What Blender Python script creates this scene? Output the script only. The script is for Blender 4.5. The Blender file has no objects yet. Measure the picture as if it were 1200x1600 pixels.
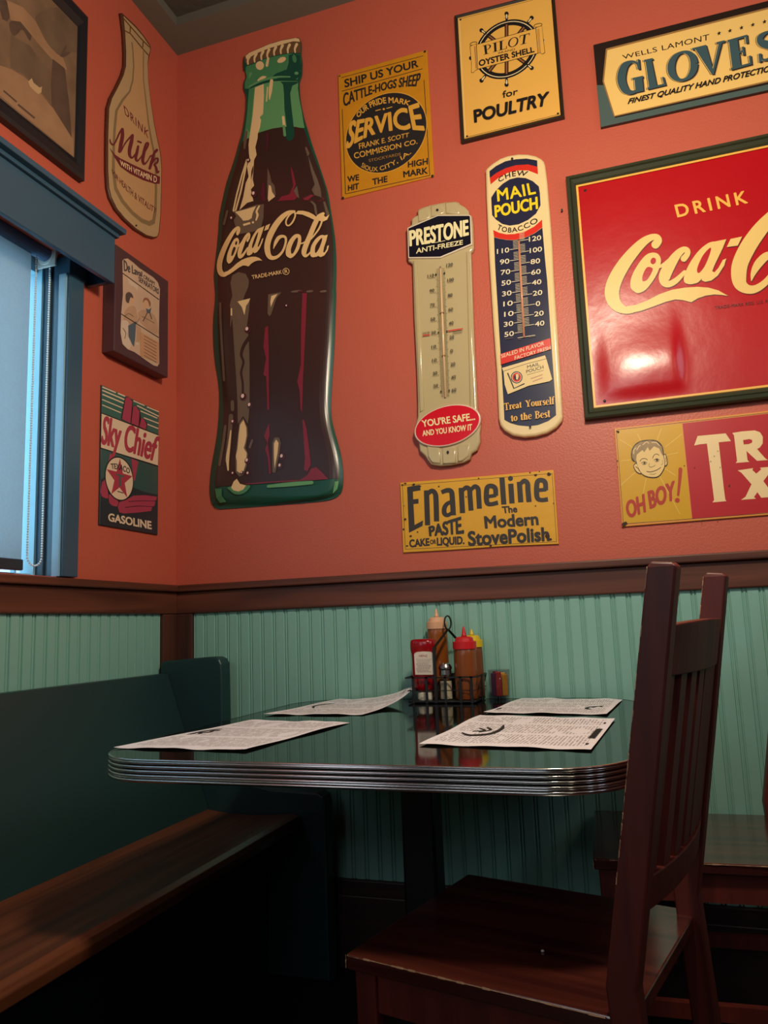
import bpy, bmesh, math, random
from mathutils import Vector, Matrix
random.seed(7)
S = bpy.context.scene
COL = S.collection
# ------------------------------------------------------------------ camera
F = 1188.15
CAM = Vector((1.46816, -2.2, 0.9655))
def cam_axes(yaw, pitch, roll):
    f = Vector((-math.sin(yaw)*math.cos(pitch), math.cos(yaw)*math.cos(pitch), math.sin(pitch)))
    r = Vector((math.cos(yaw), math.sin(yaw), 0)); u = r.cross(f)
    return r*math.cos(roll)+u*math.sin(roll), -r*math.sin(roll)+u*math.cos(roll), f
CR, CU, CF = cam_axes(0.31849615, 0.14816123, -0.03773966)
cd = bpy.data.cameras.new('camera'); cam = bpy.data.objects.new('camera', cd); COL.objects.link(cam)
cd.sensor_fit = 'VERTICAL'; cd.sensor_height = 36.0; cd.lens = 36.0*F/1600; cd.clip_start = 0.02
cam.matrix_world = Matrix(((CR.x, CU.x, -CF.x, CAM.x), (CR.y, CU.y, -CF.y, CAM.y), (CR.z, CU.z, -CF.z, CAM.z), (0, 0, 0, 1)))
S.camera = cam
# ------------------------------------------------------------------ light
S.view_settings.view_transform = 'Standard'; S.view_settings.look = 'None'
S.view_settings.gamma = 1.0; S.view_settings.use_curve_mapping = False
S.view_settings.exposure = 0.18
try:
    S.cycles.use_denoising = True; S.cycles.max_bounces = 8; S.cycles.sample_clamp_indirect = 6
    S.cycles.caustics_reflective = False
except Exception: pass
W = bpy.data.worlds.new('sky'); S.world = W; W.use_nodes = True
W.node_tree.nodes['Background'].inputs[0].default_value = (0.46, 0.76, 0.95, 1)
W.node_tree.nodes['Background'].inputs[1].default_value = 4.4
def lamp(name, loc, energy, color, radius):
    l = bpy.data.lights.new(name, 'POINT'); l.energy = energy; l.color = color; l.shadow_soft_size = radius
    o = bpy.data.objects.new(name, l); o.location = loc; COL.objects.link(o); return o
lamp('pendant_and_fill', (1.47, -1.16, 2.10), 47, (1.0, 0.86, 0.64), 0.095)
lamp('pendant_and_fill', (2.8, -2.9, 2.4), 9, (1.0, 0.84, 0.62), 0.12)  # added warm fill lamp, no pendant is known here
def daylight_and_fill(name, loc, sx, sy, energy, color, rot=(0, -90, 0)):      # left one stands for an unseen next window, the others are added fill
    l = bpy.data.lights.new(name, 'AREA'); l.shape = 'RECTANGLE'; l.size = sx; l.size_y = sy; l.energy = energy; l.color = color
    o = bpy.data.objects.new(name, l); o.location = loc; o.rotation_euler = [math.radians(v) for v in rot]; COL.objects.link(o)
daylight_and_fill('cool_area_fill', (.02, -3.5, 1.6), 1.0, 1.3, 9, (.80, .91, 1.0))
daylight_and_fill('cool_area_fill', (1.0, -4.72, 2.3), 1.4, .7, 9, (.84, .93, 1.0), (90, 0, 0))  # added cool fill on the unseen front wall, no window known there
daylight_and_fill('cool_area_fill', (3.26, -1.5, 2.2), .9, 1.2, 8, (.72, .86, 1.0), (0, 90, 0))  # added fill from the right to cool and lift the left wall

# ------------------------------------------------------------------ projection helpers (photo pixel -> point on a real plane)
def ray(px, py): return CF*F + CR*(px-600) - CU*(py-800)
def onY(px, py, y=0.0):
    r = ray(px, py); return CAM + r*((y-CAM.y)/r.y)
def onX(px, py, x=0.0):
    r = ray(px, py); return CAM + r*((x-CAM.x)/r.x)
def onZ(px, py, z=0.0):
    r = ray(px, py); return CAM + r*((z-CAM.z)/r.z)

# ------------------------------------------------------------------ materials
MATS = {}
def lin(c):
    return tuple(((v/255)/12.92 if v/255 <= .04045 else ((v/255+.055)/1.055)**2.4) for v in c)
def mat(name, rgb, rough=.5, metal=0.0, var=.06, vscale=8.0, bump=0.0, bscale=60.0, coat=0.0, spec=.5, wear=None, wearamt=.62, wearscale=14, trans=0.0):
    if name in MATS: return MATS[name]
    m = bpy.data.materials.new(name); m.use_nodes = True; MATS[name] = m
    nt = m.node_tree; N = nt.nodes; L = nt.links; b = N['Principled BSDF']
    b.inputs['Roughness'].default_value = rough; b.inputs['Metallic'].default_value = metal
    b.inputs['Specular IOR Level'].default_value = spec
    if coat: b.inputs['Coat Weight'].default_value = coat; b.inputs['Coat Roughness'].default_value = .12
    if trans: b.inputs['Transmission Weight'].default_value = trans
    c = lin(rgb)
    tc = N.new('ShaderNodeTexCoord'); no = N.new('ShaderNodeTexNoise')
    no.inputs['Scale'].default_value = vscale; no.inputs['Detail'].default_value = 6
    L.new(tc.outputs['Object'], no.inputs['Vector'])
    mx = N.new('ShaderNodeMix'); mx.data_type = 'RGBA'
    mx.inputs[6].default_value = tuple(v*(1-var) for v in c)+(1,); mx.inputs[7].default_value = tuple(min(1, v*(1+var)) for v in c)+(1,)
    L.new(no.outputs['Fac'], mx.inputs[0]); out = mx.outputs[2]
    if wear:
        n2 = N.new('ShaderNodeTexNoise'); n2.inputs['Scale'].default_value = wearscale; n2.inputs['Detail'].default_value = 10; n2.inputs['Roughness'].default_value = .7
        L.new(tc.outputs['Object'], n2.inputs['Vector'])
        rp = N.new('ShaderNodeValToRGB'); rp.color_ramp.elements[0].position = wearamt; rp.color_ramp.elements[1].position = wearamt+.05
        L.new(n2.outputs['Fac'], rp.inputs[0])
        m2 = N.new('ShaderNodeMix'); m2.data_type = 'RGBA'; m2.inputs[7].default_value = lin(wear)+(1,)
        L.new(rp.outputs[0], m2.inputs[0]); L.new(out, m2.inputs[6]); out = m2.outputs[2]
    L.new(out, b.inputs['Base Color'])
    if bump:
        n3 = N.new('ShaderNodeTexNoise'); n3.inputs['Scale'].default_value = bscale; n3.inputs['Detail'].default_value = 3
        L.new(tc.outputs['Object'], n3.inputs['Vector'])
        bp = N.new('ShaderNodeBump'); bp.inputs['Strength'].default_value = bump; bp.inputs['Distance'].default_value = .01
        L.new(n3.outputs['Fac'], bp.inputs['Height']); L.new(bp.outputs[0], b.inputs['Normal'])
    return m
def wood(name, c1, c2, rough=.3, axis=0, scale=1.0, coat=.3):
    if name in MATS: return MATS[name]
    m = bpy.data.materials.new(name); m.use_nodes = True; MATS[name] = m
    nt = m.node_tree; N = nt.nodes; L = nt.links; b = N['Principled BSDF']
    b.inputs['Roughness'].default_value = rough; b.inputs['Coat Weight'].default_value = coat; b.inputs['Coat Roughness'].default_value = .15
    tc = N.new('ShaderNodeTexCoord'); mp = N.new('ShaderNodeMapping')
    s = [45*scale]*3; s[axis] = 2.2*scale; mp.inputs['Scale'].default_value = s
    no = N.new('ShaderNodeTexNoise'); no.inputs['Scale'].default_value = 1.0; no.inputs['Detail'].default_value = 8; no.inputs['Distortion'].default_value = .6
    L.new(tc.outputs['Object'], mp.inputs[0]); L.new(mp.outputs[0], no.inputs['Vector'])
    rp = N.new('ShaderNodeValToRGB'); rp.color_ramp.elements[0].position = .35; rp.color_ramp.elements[1].position = .68
    rp.color_ramp.elements[0].color = lin(c1)+(1,); rp.color_ramp.elements[1].color = lin(c2)+(1,)
    L.new(no.outputs['Fac'], rp.inputs[0]); L.new(rp.outputs[0], b.inputs['Base Color'])
    bp = N.new('ShaderNodeBump'); bp.inputs['Strength'].default_value = .06; bp.inputs['Distance'].default_value = .003
    L.new(no.outputs['Fac'], bp.inputs['Height']); L.new(bp.outputs[0], b.inputs['Normal'])
    return m
M_SALMON = mat('salmon_wall_paint', (198, 94, 72), .44, var=.03, vscale=3, bump=.12, bscale=160)
M_CEIL = mat('ceiling_paint', (104, 96, 84), .8, var=.05)
M_CEILT = mat('ceiling_tile_paint', (74, 68, 60), .85, var=.08, bump=.3, bscale=40)
M_ROOM = mat('tan_room_paint', (76, 70, 64), .7)
M_MINT = mat('mint_beadboard_paint', (140, 188, 174), .33, var=.03, vscale=5, bump=.05, bscale=40)
M_RAIL = wood('mahogany_trim', (76, 38, 26), (116, 62, 42), .48, axis=0, scale=.6, coat=.08)
M_RAILY = wood('mahogany_trim_left', (76, 38, 26), (116, 62, 42), .48, axis=1, scale=.6, coat=.08)
M_RAILZ = wood('mahogany_trim_post', (60, 32, 26), (92, 50, 38), .48, axis=2, scale=.6, coat=.08)
M_CHAIR = wood('cherry_chair_wood', (78, 23, 15), (100, 33, 23), .5, axis=2, scale=.8, coat=.0)
M_SEAT = wood('cherry_seat_wood', (62, 24, 20), (90, 40, 30), .2, axis=0, scale=.8, coat=.6)
M_BASE = wood('shade_dark_baseboard', (38, 20, 16), (54, 30, 24), .5, axis=0, scale=.6, coat=0)  # dark wood, made darker still for the shade under the table
M_BENCHSEAT = wood('bench_seat_wood', (84, 44, 28), (128, 70, 42), .3, axis=1, scale=.7)
M_BENCH = mat('dark_teal_bench_paint', (28, 56, 58), .42, var=.06)
M_TEAL = mat('teal_window_paint', (56, 86, 106), .28, var=.04)
M_FLOOR = wood('dark_floor_boards', (20, 15, 13), (30, 23, 19), .5, axis=1, scale=.4, coat=0)
M_BLACK = mat('black_enamel', (14, 14, 14), .35, var=.1)
M_TOP = mat('black_laminate', (15, 16, 15), .06, var=.1, spec=.4)
M_CHROME = mat('chrome_banding', (205, 205, 205), .16, 1.0, var=.05, vscale=30)
M_STEEL = mat('brushed_steel', (190, 190, 190), .22, 1.0)

# ------------------------------------------------------------------ object helpers
def tag(o, label=None, cat=None, group=None, kind=None):
    if label: o['label'] = label
    if cat: o['category'] = cat
    if group: o['group'] = group
    if kind: o['kind'] = kind
    return o
def thing(name, label, cat, loc=(0, 0, 0), group=None, rz=0.0):
    o = bpy.data.objects.new(name, None); o.location = loc; o.rotation_euler = (0, 0, rz); o.empty_display_size = .05
    COL.objects.link(o); tag(o, label, cat, group); return o
def mk(name, verts, faces, mats, fm=None, parent=None, smooth=False, local=False, bevel=0.0, bseg=2):
    """one mesh object; verts in world metres unless local"""
    off = Vector((0, 0, 0))
    if parent is not None and not local:
        p = parent
        while p is not None: off += Vector(p.location); p = p.parent
    me = bpy.data.meshes.new(name)
    me.from_pydata([tuple(Vector(v)-off) for v in verts], [], faces)
    if not isinstance(mats, (list, tuple)): mats = [mats]
    for m in mats: me.materials.append(m)
    if fm: me.polygons.foreach_set('material_index', fm)
    if smooth: me.polygons.foreach_set('use_smooth', [True]*len(me.polygons))
    me.update()
    o = bpy.data.objects.new(name, me); COL.objects.link(o)
    if parent is not None: o.parent = parent
    if bevel:
        b = o.modifiers.new('bevel', 'BEVEL'); b.width = bevel; b.segments = bseg; b.limit_method = 'ANGLE'; b.angle_limit = .6
        b.harden_normals = False
    return o
class MB:
    def __init__(s): s.v = []; s.f = []; s.m = []
    def add(s, v, f, m=0):
        b = len(s.v); s.v += [Vector(p) for p in v]; s.f += [tuple(b+i for i in q) for q in f]; s.m += [m]*len(f); return s
    def box(s, x0, y0, z0, x1, y1, z1, m=0):
        v = [(x0, y0, z0), (x1, y0, z0), (x1, y1, z0), (x0, y1, z0), (x0, y0, z1), (x1, y0, z1), (x1, y1, z1), (x0, y1, z1)]
        return s.add(v, [(0, 3, 2, 1), (4, 5, 6, 7), (0, 1, 5, 4), (1, 2, 6, 5), (2, 3, 7, 6), (3, 0, 4, 7)], m)
    def hexa(s, b, t, m=0):
        return s.add(list(b)+list(t), [(0, 3, 2, 1), (4, 5, 6, 7), (0, 1, 5, 4), (1, 2, 6, 5), (2, 3, 7, 6), (3, 0, 4, 7)], m)
    def lathe(s, c, prof, n=24, m=0, sx=1.0, sy=1.0, rz=0.0):
        v = []; k = len(prof)
        for i in range(n):
            a = 2*math.pi*i/n
            for r, z in prof:
                x, y = r*sx*math.cos(a), r*sy*math.sin(a)
                v.append((c[0]+x*math.cos(rz)-y*math.sin(rz), c[1]+x*math.sin(rz)+y*math.cos(rz), c[2]+z))
        f = []
        for i in range(n):
            j = (i+1) % n
            for q in range(k-1): f.append((i*k+q, j*k+q, j*k+q+1, i*k+q+1))
        if prof[0][0] > 1e-6: f.append(tuple(i*k for i in range(n))[::-1])
        if prof[-1][0] > 1e-6: f.append(tuple(i*k+k-1 for i in range(n)))
        return s.add(v, f, m)
    def tube(s, pts, r, n=8, m=0, closed=False):
        pts = [Vector(p) for p in pts]; K = len(pts); v = []; f = []
        ref = Vector((0.13, 0.31, 0.94)).normalized()
        for i, p in enumerate(pts):
            a = pts[(i-1) % K] if (i > 0 or closed) else p; b = pts[(i+1) % K] if (i < K-1 or closed) else p
            t = (b-a).normalized(); u = t.cross(ref).normalized(); w = t.cross(u)
            for j in range(n):
                an = 2*math.pi*j/n; v.append(p+u*(r*math.cos(an))+w*(r*math.sin(an)))
        for i in range(K if closed else K-1):
            i2 = (i+1) % K
            for j in range(n): f.append((i*n+j, i*n+(j+1) % n, i2*n+(j+1) % n, i2*n+j))
        if not closed: f.append(tuple(range(n))[::-1]); f.append(tuple((K-1)*n+j for j in range(n)))
        return s.add(v, f, m)
    def build(s, name, mats, parent=None, **k):
        return mk(name, s.v, s.f, mats, s.m, parent, **k)

# ------------------------------------------------------------------ flat art: shapes traced on a wall plane
GL = {}
def glyphs(txt, bold=0.0, space=1.0):
    k = (txt, bold, space)
    if k in GL: return GL[k]
    cu = bpy.data.curves.new('t', 'FONT'); cu.body = txt; cu.offset = bold; cu.space_character = space; cu.resolution_u = 4
    ob = bpy.data.objects.new('t', cu); COL.objects.link(ob)
    me = ob.to_mesh(); v = [(p.co.x, p.co.y) for p in me.vertices]; f = [tuple(p.vertices) for p in me.polygons]
    ob.to_mesh_clear(); bpy.data.objects.remove(ob); bpy.data.curves.remove(cu)
    GL[k] = (v, f); return GL[k]
_cap = {}
def capheight(b):
    if b not in _cap:
        v, f = glyphs('H', b); _cap[b] = (min(p[1] for p in v), max(p[1] for p in v))
    return _cap[b]
def catmull(P, closed=False, n=6):
    out = []; K = len(P); D = len(P[0])
    for i in range(K if closed else K-1):
        p0 = P[(i-1) % K] if (closed or i > 0) else P[i]; p1 = P[i]; p2 = P[(i+1) % K]
        p3 = P[(i+2) % K] if (closed or i+2 < K) else p2
        for j in range(n):
            t = j/n
            out.append(tuple(.5*(2*p1[d]+(p2[d]-p0[d])*t+(2*p0[d]-5*p1[d]+4*p2[d]-p3[d])*t*t+(3*p1[d]-p0[d]-3*p2[d]+p3[d])*t**3) for d in range(D)))
    if not closed: out.append(tuple(P[-1]))
    return out
EPS = 0.000025
def hspan(pts, y):
    X = []
    for i in range(len(pts)):
        (x0, y0), (x1, y1) = pts[i-1], pts[i]
        if (y0 <= y) != (y1 <= y): X.append(x0+(x1-x0)*(y-y0)/(y1-y0))
    return (min(X), max(X)) if X else (0, 0)
class Art:
    """polygons painted on a face parallel to a wall; coordinates are given in crop units of the photo"""
    def __init__(s, wall, face, crop=(0, 0, 1)):
        s.wall = wall; s.face = face; s.c = crop; s.k = 1; s.v = []; s.f = []; s.m = []; s.mats = []
        s.xf = None; s.warp = None; s.drop = None
    def crop(s, *c): s.c = c; return s
    def px(s, p):
        if s.xf: p = s.xf(p[0], p[1])
        return s.c[0]+p[0]/s.c[2], s.c[1]+p[1]/s.c[2]
    def P(s, p, lift=None):
        h = s.face + (s.k*EPS if lift is None else lift)
        q = s.px(p)
        if s.drop: h -= s.drop(q)
        r = onY(q[0], q[1], -h) if s.wall == 'back' else onX(q[0], q[1], h)
        if s.warp: r = s.warp(r)
        return r
    def mi(s, m):
        if m not in s.mats: s.mats.append(m)
        return s.mats.index(m)
    def raw(s, V3, faces, m):
        b = len(s.v); s.v += V3; s.f += [tuple(b+i for i in q) for q in faces]; s.m += [s.mi(m)]*len(faces); s.k += 1
    def poly(s, pts, m, sm=False, n=5):
        if sm: pts = catmull(pts, True, n)
        s.raw([s.P(p) for p in pts], [tuple(range(len(pts)))], m)
    def gridfill(s, pts, m, step=14):
        ys = [p[1] for p in pts]; y0, y1 = min(ys)+.5, max(ys)-.5; n = int((y1-y0)/step); S_ = (0, .015, .03, .05, .08, .11, .15, .2, .3, .5, .7, .8, .85, .89, .92, .95, .97, .985, 1)
        V = []
        for j in range(n+1):
            a_, b_ = hspan(pts, y0+(y1-y0)*j/n); V += [s.P((a_+(b_-a_)*t, y0+(y1-y0)*j/n)) for t in S_]
        K = len(S_); s.raw(V, [(j*K+i, j*K+i+1, (j+1)*K+i+1, (j+1)*K+i) for j in range(n) for i in range(K-1)], m)
    def ell(s, x, y, rx, ry, m, rot=0.0, n=28):
        a = math.radians(rot)
        s.poly([(x+rx*math.cos(t)*math.cos(a)-ry*math.sin(t)*math.sin(a), y+rx*math.cos(t)*math.sin(a)+ry*math.sin(t)*math.cos(a)) for t in [2*math.pi*i/n for i in range(n)]], m)
    def oval(s, c, A, B, m, n=40, a0=0, a1=360):
        s.poly([(c[0]+A[0]*math.cos(t)+B[0]*math.sin(t), c[1]+A[1]*math.cos(t)+B[1]*math.sin(t)) for t in [math.radians(a0+(a1-a0)*i/n) for i in range(n+(a1-a0 < 360))]], m)
    def disc(s, c, e, m, pts=None, n=48, scale=1.0):
        """true circle on the plane, centre c and rim point e (crop units); pts optional list of (radius, angle)"""
        C = s.P(c); R = (s.P(e)-C).length*scale
        U = Vector((1, 0, 0)) if s.wall == 'back' else Vector((0, 1, 0)); Z = Vector((0, 0, 1))
        if pts is None: pts = [(1, 2*math.pi*i/n) for i in range(n)]
        s.raw([C+U*(R*r*math.cos(a))+Z*(R*r*math.sin(a)) for r, a in pts], [tuple(range(len(pts)))], m)
    def ring(s, c, e, m, r0, r1, n=56):
        C = s.P(c); R = (s.P(e)-C).length
        U = Vector((1, 0, 0)) if s.wall == 'back' else Vector((0, 1, 0)); Z = Vector((0, 0, 1)); V = []
        for i in range(n):
            a = 2*math.pi*i/n; d = U*math.cos(a)+Z*math.sin(a); V += [C+d*(R*r0), C+d*(R*r1)]
        s.raw(V, [(2*i, 2*i+1, (2*i+3) % (2*n), (2*i+2) % (2*n)) for i in range(n)], m)
    def stroke(s, pts, m, w=None, sm=True, cap=True, n=6):
        P = [(p[0], p[1], (p[2] if len(p) > 2 else w)) for p in pts]
        if sm and len(P) > 2: P = catmull(P, False, n)
        K = len(P); L = []; R = []
        for i in range(K):
            a = P[max(i-1, 0)]; b = P[min(i+1, K-1)]
            dx, dy = b[0]-a[0], b[1]-a[1]; l = math.hypot(dx, dy) or 1; nx, ny = -dy/l, dx/l; h = P[i][2]/2
            L.append((P[i][0]+nx*h, P[i][1]+ny*h)); R.append((P[i][0]-nx*h, P[i][1]-ny*h))
        V = []; k0 = s.k
        for i in range(K):
            s.k = k0+.9*i/K; V += [s.P(L[i]), s.P(R[i])]
        s.k = k0
        s.raw(V, [(2*i, 2*i+1, 2*i+3, 2*i+2) for i in range(K-1)], m)
        if cap:
            for q in (0, -1):
                if P[q][2] > 3: s.ell(P[q][0], P[q][1], P[q][2]/2, P[q][2]/2, m, n=14)
    def line(s, pts, m, w): s.stroke(pts, m, w, sm=False, cap=False)
    def mapped(s, v, f, fn, m): s.raw([s.P(fn(*p)) for p in v], f, m)
    @staticmethod
    def quadfn(q):
        TL, TR, BR, BL = q
        return lambda u, v: tuple((BL[d]*(1-u)+BR[d]*u)*(1-v)+(TL[d]*(1-u)+TR[d]*u)*v for d in (0, 1))
    @staticmethod
    def arcfn(base, top):
        def bz(c, u):   # quadratic through c[1] at u=.5
            k = [2*c[1][d]-.5*(c[0][d]+c[2][d]) for d in (0, 1)]
            return [c[0][d]*(1-u)**2+2*k[d]*u*(1-u)+c[2][d]*u*u for d in (0, 1)]
        def fn(u, v):
            a = bz(base, u); b = bz(top, u); return (a[0]*(1-v)+b[0]*v, a[1]*(1-v)+b[1]*v)
        return fn
    def text(s, txt, q, m, bold=.012, space=1.0, arc=None, fn=None):
        v, f = glyphs(txt, 0, space); lo, hi = capheight(0)
        x0 = min(p[0] for p in v); x1 = max(p[0] for p in v)
        g = fn or (s.arcfn(*arc) if arc else s.quadfn(q))
        P = [g((p[0]-x0)/(x1-x0), (p[1]-lo)/(hi-lo)) for p in v]
        s.raw([s.P(p) for p in P], f, m)
        if bold <= 0: return
        H = math.hypot(g(.5, 1)[0]-g(.5, 0)[0], g(.5, 1)[1]-g(.5, 0)[1]); hw = bold*H*.95
        cnt = {}
        for q_ in f:
            for k in range(len(q_)): e = tuple(sorted((q_[k], q_[(k+1) % len(q_)]))); cnt[e] = cnt.get(e, 0)+1
        V = []; F_ = []; seen = set(); O8 = [(hw*math.cos(t), hw*math.sin(t)) for t in [math.pi*k/4+.39 for k in range(8)]]
        k0 = s.k
        for (i1, i2), n in cnt.items():
            if n != 1: continue
            A, B = P[i1], P[i2]; dx, dy = B[0]-A[0], B[1]-A[1]; l = math.hypot(dx, dy)
            if l < 1e-6: continue
            nx, ny = -dy/l*hw, dx/l*hw; b = len(V); s.k = k0+.3+.3*(len(F_) % 7)/7
            V += [s.P((A[0]+nx, A[1]+ny)), s.P((B[0]+nx, B[1]+ny)), s.P((B[0]-nx, B[1]-ny)), s.P((A[0]-nx, A[1]-ny))]; F_.append((b, b+1, b+2, b+3))
            for i_ in (i1, i2):
                if i_ in seen: continue
                seen.add(i_); b = len(V); s.k = k0+.65+.3*(len(F_) % 7)/7; V += [s.P((P[i_][0]+ox, P[i_][1]+oy)) for ox, oy in O8]; F_.append(tuple(range(b, b+8)))
        s.k = k0
        if V: s.raw(V, F_, m)
    def serif(s, txt, q, m, tk=.2, th=.06, sl=.07, arc=None):
        g = s.arcfn(*arc) if arc else s.quadfn(q)
        H = math.hypot(q[0][0]-q[3][0], q[0][1]-q[3][1]); x = 0; items = []
        for ch in txt:
            adv, polys, ribs = serif_glyph(ch, tk, th, sl); items.append((x, polys, ribs)); x += adv
        for x0, polys, ribs in items:
            for p in polys: s.poly([g((x0+a)/x, b) for a, b in p], m)
            for r in ribs:
                pp = [(*g((x0+a)/x, b), w*H) for a, b, w in r]; s.stroke(pp, m, cap=False)
    def build(s, name, parent): return mk(name, s.v, s.f, s.mats, s.m, parent)

def serif_glyph(ch, tk, th, sl):
    P = []; B = []
    R = lambda a, b, c, d: P.append([(a, b), (c, b), (c, d), (a, d)])
    ser = lambda x, y, w: R(x-w/2, y, x+w/2, y+sl)
    stem = lambda x, y0, y1: R(x-tk/2, y0, x+tk/2, y1)
    adv = .4
    if ch == 'T': adv = .8; stem(.4, 0, 1); R(.03, 1-sl*1.2, .77, 1); R(.03, .76, .03+sl, 1); R(.77-sl, .76, .77, 1); ser(.4, 0, .42)
    elif ch == 'I': adv = .44; stem(.22, 0, 1); ser(.22, 0, .38); ser(.22, 1-sl, .38)
    elif ch == 'L': adv = .72; stem(.22, 0, 1); ser(.22, 1-sl, .4); R(.03, 0, .66, sl); R(.66-sl, 0, .66, .3)
    elif ch == 'E': adv = .76; stem(.22, 0, 1); R(.04, 1-sl, .66, 1); R(.2, .47, .52, .47+sl); R(.04, 0, .7, sl); R(.66-sl, .72, .66, 1); R(.7-sl, 0, .7, .3); R(.52-sl, .37, .52, .65)
    elif ch == 'V':
        adv = .9; P.append([(.05, 1), (.05+tk*1.25, 1), (.53, 0), (.43, 0)]); P.append([(.76, 1), (.76+th*1.3, 1), (.51, 0), (.45, .06)]); ser(.15, 1-sl, .34); ser(.80, 1-sl, .24)
    elif ch == 'G':
        adv = .86; B.append([(.74, .70, th), (.70, .88, th), (.5, .97, th*1.3), (.25, .86, tk*.85), (.13, .5, tk), (.25, .14, tk*.85), (.5, .03, th*1.3), (.7, .12, th*1.2)])
        R(.70-tk*.5, .0, .70+tk*.5, .42); R(.5, .40, .86, .40+sl); R(.72, .68, .72+sl, 1)
    elif ch == 'S':
        adv = .62; B.append([(.5, .72, th), (.46, .92, th), (.3, .975, th*1.2), (.13, .86, tk*.75), (.15, .66, tk), (.33, .5, tk*1.1), (.5, .33, tk), (.48, .13, tk*.8), (.3, .025, th*1.2), (.13, .08, th), (.08, .28, th)])
        R(.48, .7, .48+sl, 1); R(.05, 0, .05+sl, .3)
    elif ch in 'Oo':
        a = (.42, .5, .33, .47) if ch == 'O' else (.28, .33, .19, .31); adv = .84 if ch == 'O' else .56
        r = [(a[0]+a[2]*math.cos(t), a[1]+a[3]*math.sin(t), th+(tk-th)*abs(math.cos(t))**1.3) for t in [2*math.pi*i/14 for i in range(15)]]; B.append(r)
    elif ch == 'P': adv = .7; stem(.2, 0, 1); ser(.2, 0, .38); R(.02, 1-sl, .3, 1); B.append([(.2, .97, th), (.42, .96, th*1.2), (.56, .75, tk), (.42, .5, th*1.2), (.2, .48, th)])
    elif ch == 'B':
        adv = .76; stem(.2, 0, 1); R(.02, 1-sl, .3, 1); R(.02, 0, .3, sl)
        B.append([(.2, .97, th), (.42, .96, th*1.2), (.55, .77, tk), (.42, .55, th*1.2), (.2, .53, th)]); B.append([(.2, .53, th), (.46, .52, th*1.2), (.62, .28, tk), (.46, .04, th*1.2), (.2, .03, th)])
    elif ch == 'Y':
        adv = .84; P.append([(.06, 1), (.06+tk*1.3, 1), (.5, .42), (.36, .42)]); P.append([(.64, 1), (.64+th*1.4, 1), (.48, .4), (.42, .45)]); stem(.42, 0, .46); ser(.16, 1-sl, .3); ser(.69, 1-sl, .24); ser(.42, 0, .4)
    elif ch == 'r': adv = .48; stem(.17, 0, .66); R(.0, .66-sl, .17, .66); B.append([(.2, .42, th), (.27, .58, th*1.3), (.36, .62, th*1.6), (.43, .57, tk*.8)]); ser(.17, 0, .34)
    elif ch == 'e': adv = .54; R(.1, .33, .48, .33+sl); B.append([(.46, .36, th), (.43, .56, tk*.6), (.28, .64, th), (.14, .54, tk*.7), (.1, .33, tk), (.15, .12, tk*.8), (.3, .02, th*1.2), (.46, .12, th)])
    elif ch == 'a':
        adv = .56; stem(.4, 0, .48); B.append([(.1, .49, tk*.8), (.18, .61, th*1.2), (.32, .62, th*1.2), (.4, .46, tk)]); B.append([(.38, .37, th), (.2, .33, th*1.2), (.12, .18, tk), (.18, .05, tk*.7), (.3, .05, th), (.4, .16, th)]); R(.4, 0, .54, sl)
    elif ch == 't': adv = .4; R(.1, .08, .1+tk, .86); R(.0, .66-sl, .36, .66); B.append([(.1+tk/2, .14, tk), (.22, .03, th*1.6), (.36, .1, th)])
    elif ch == 'u': adv = .62; stem(.16, .12, .66); stem(.47, 0, .66); R(.0, .66-sl, .16, .66); R(.32, .66-sl, .47, .66); R(.47, 0, .62, sl); B.append([(.16, .16, tk), (.2, .06, tk*.8), (.3, .03, th*1.2), (.45, .16, th)])
    elif ch == 's': adv = .46; B.append([(.39, .5, th), (.3, .62, th*1.2), (.14, .56, tk*.7), (.14, .43, tk*.9), (.26, .34, tk), (.37, .22, tk*.9), (.34, .07, tk*.7), (.2, .03, th*1.2), (.07, .14, th)])
    elif ch == 'l': adv = .36; stem(.17, 0, 1); R(.0, 1-sl, .17, 1); ser(.17, 0, .33)
    elif ch == 'f': adv = .4; stem(.17, 0, .78); B.append([(.17, .74, tk), (.21, .93, th*2), (.32, .98, th*1.4), (.4, .9, tk*.7)]); R(.0, .66-sl, .34, .66); ser(.17, 0, .34)
    elif ch == 'h': adv = .64; stem(.17, 0, 1); R(.0, 1-sl, .17, 1); B.append([(.2, .46, th), (.3, .61, th*1.6), (.43, .58, tk*.8), (.47, .4, tk), (.47, 0, tk)]); ser(.17, 0, .33); ser(.47, 0, .3)
    return adv, P, B

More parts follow.
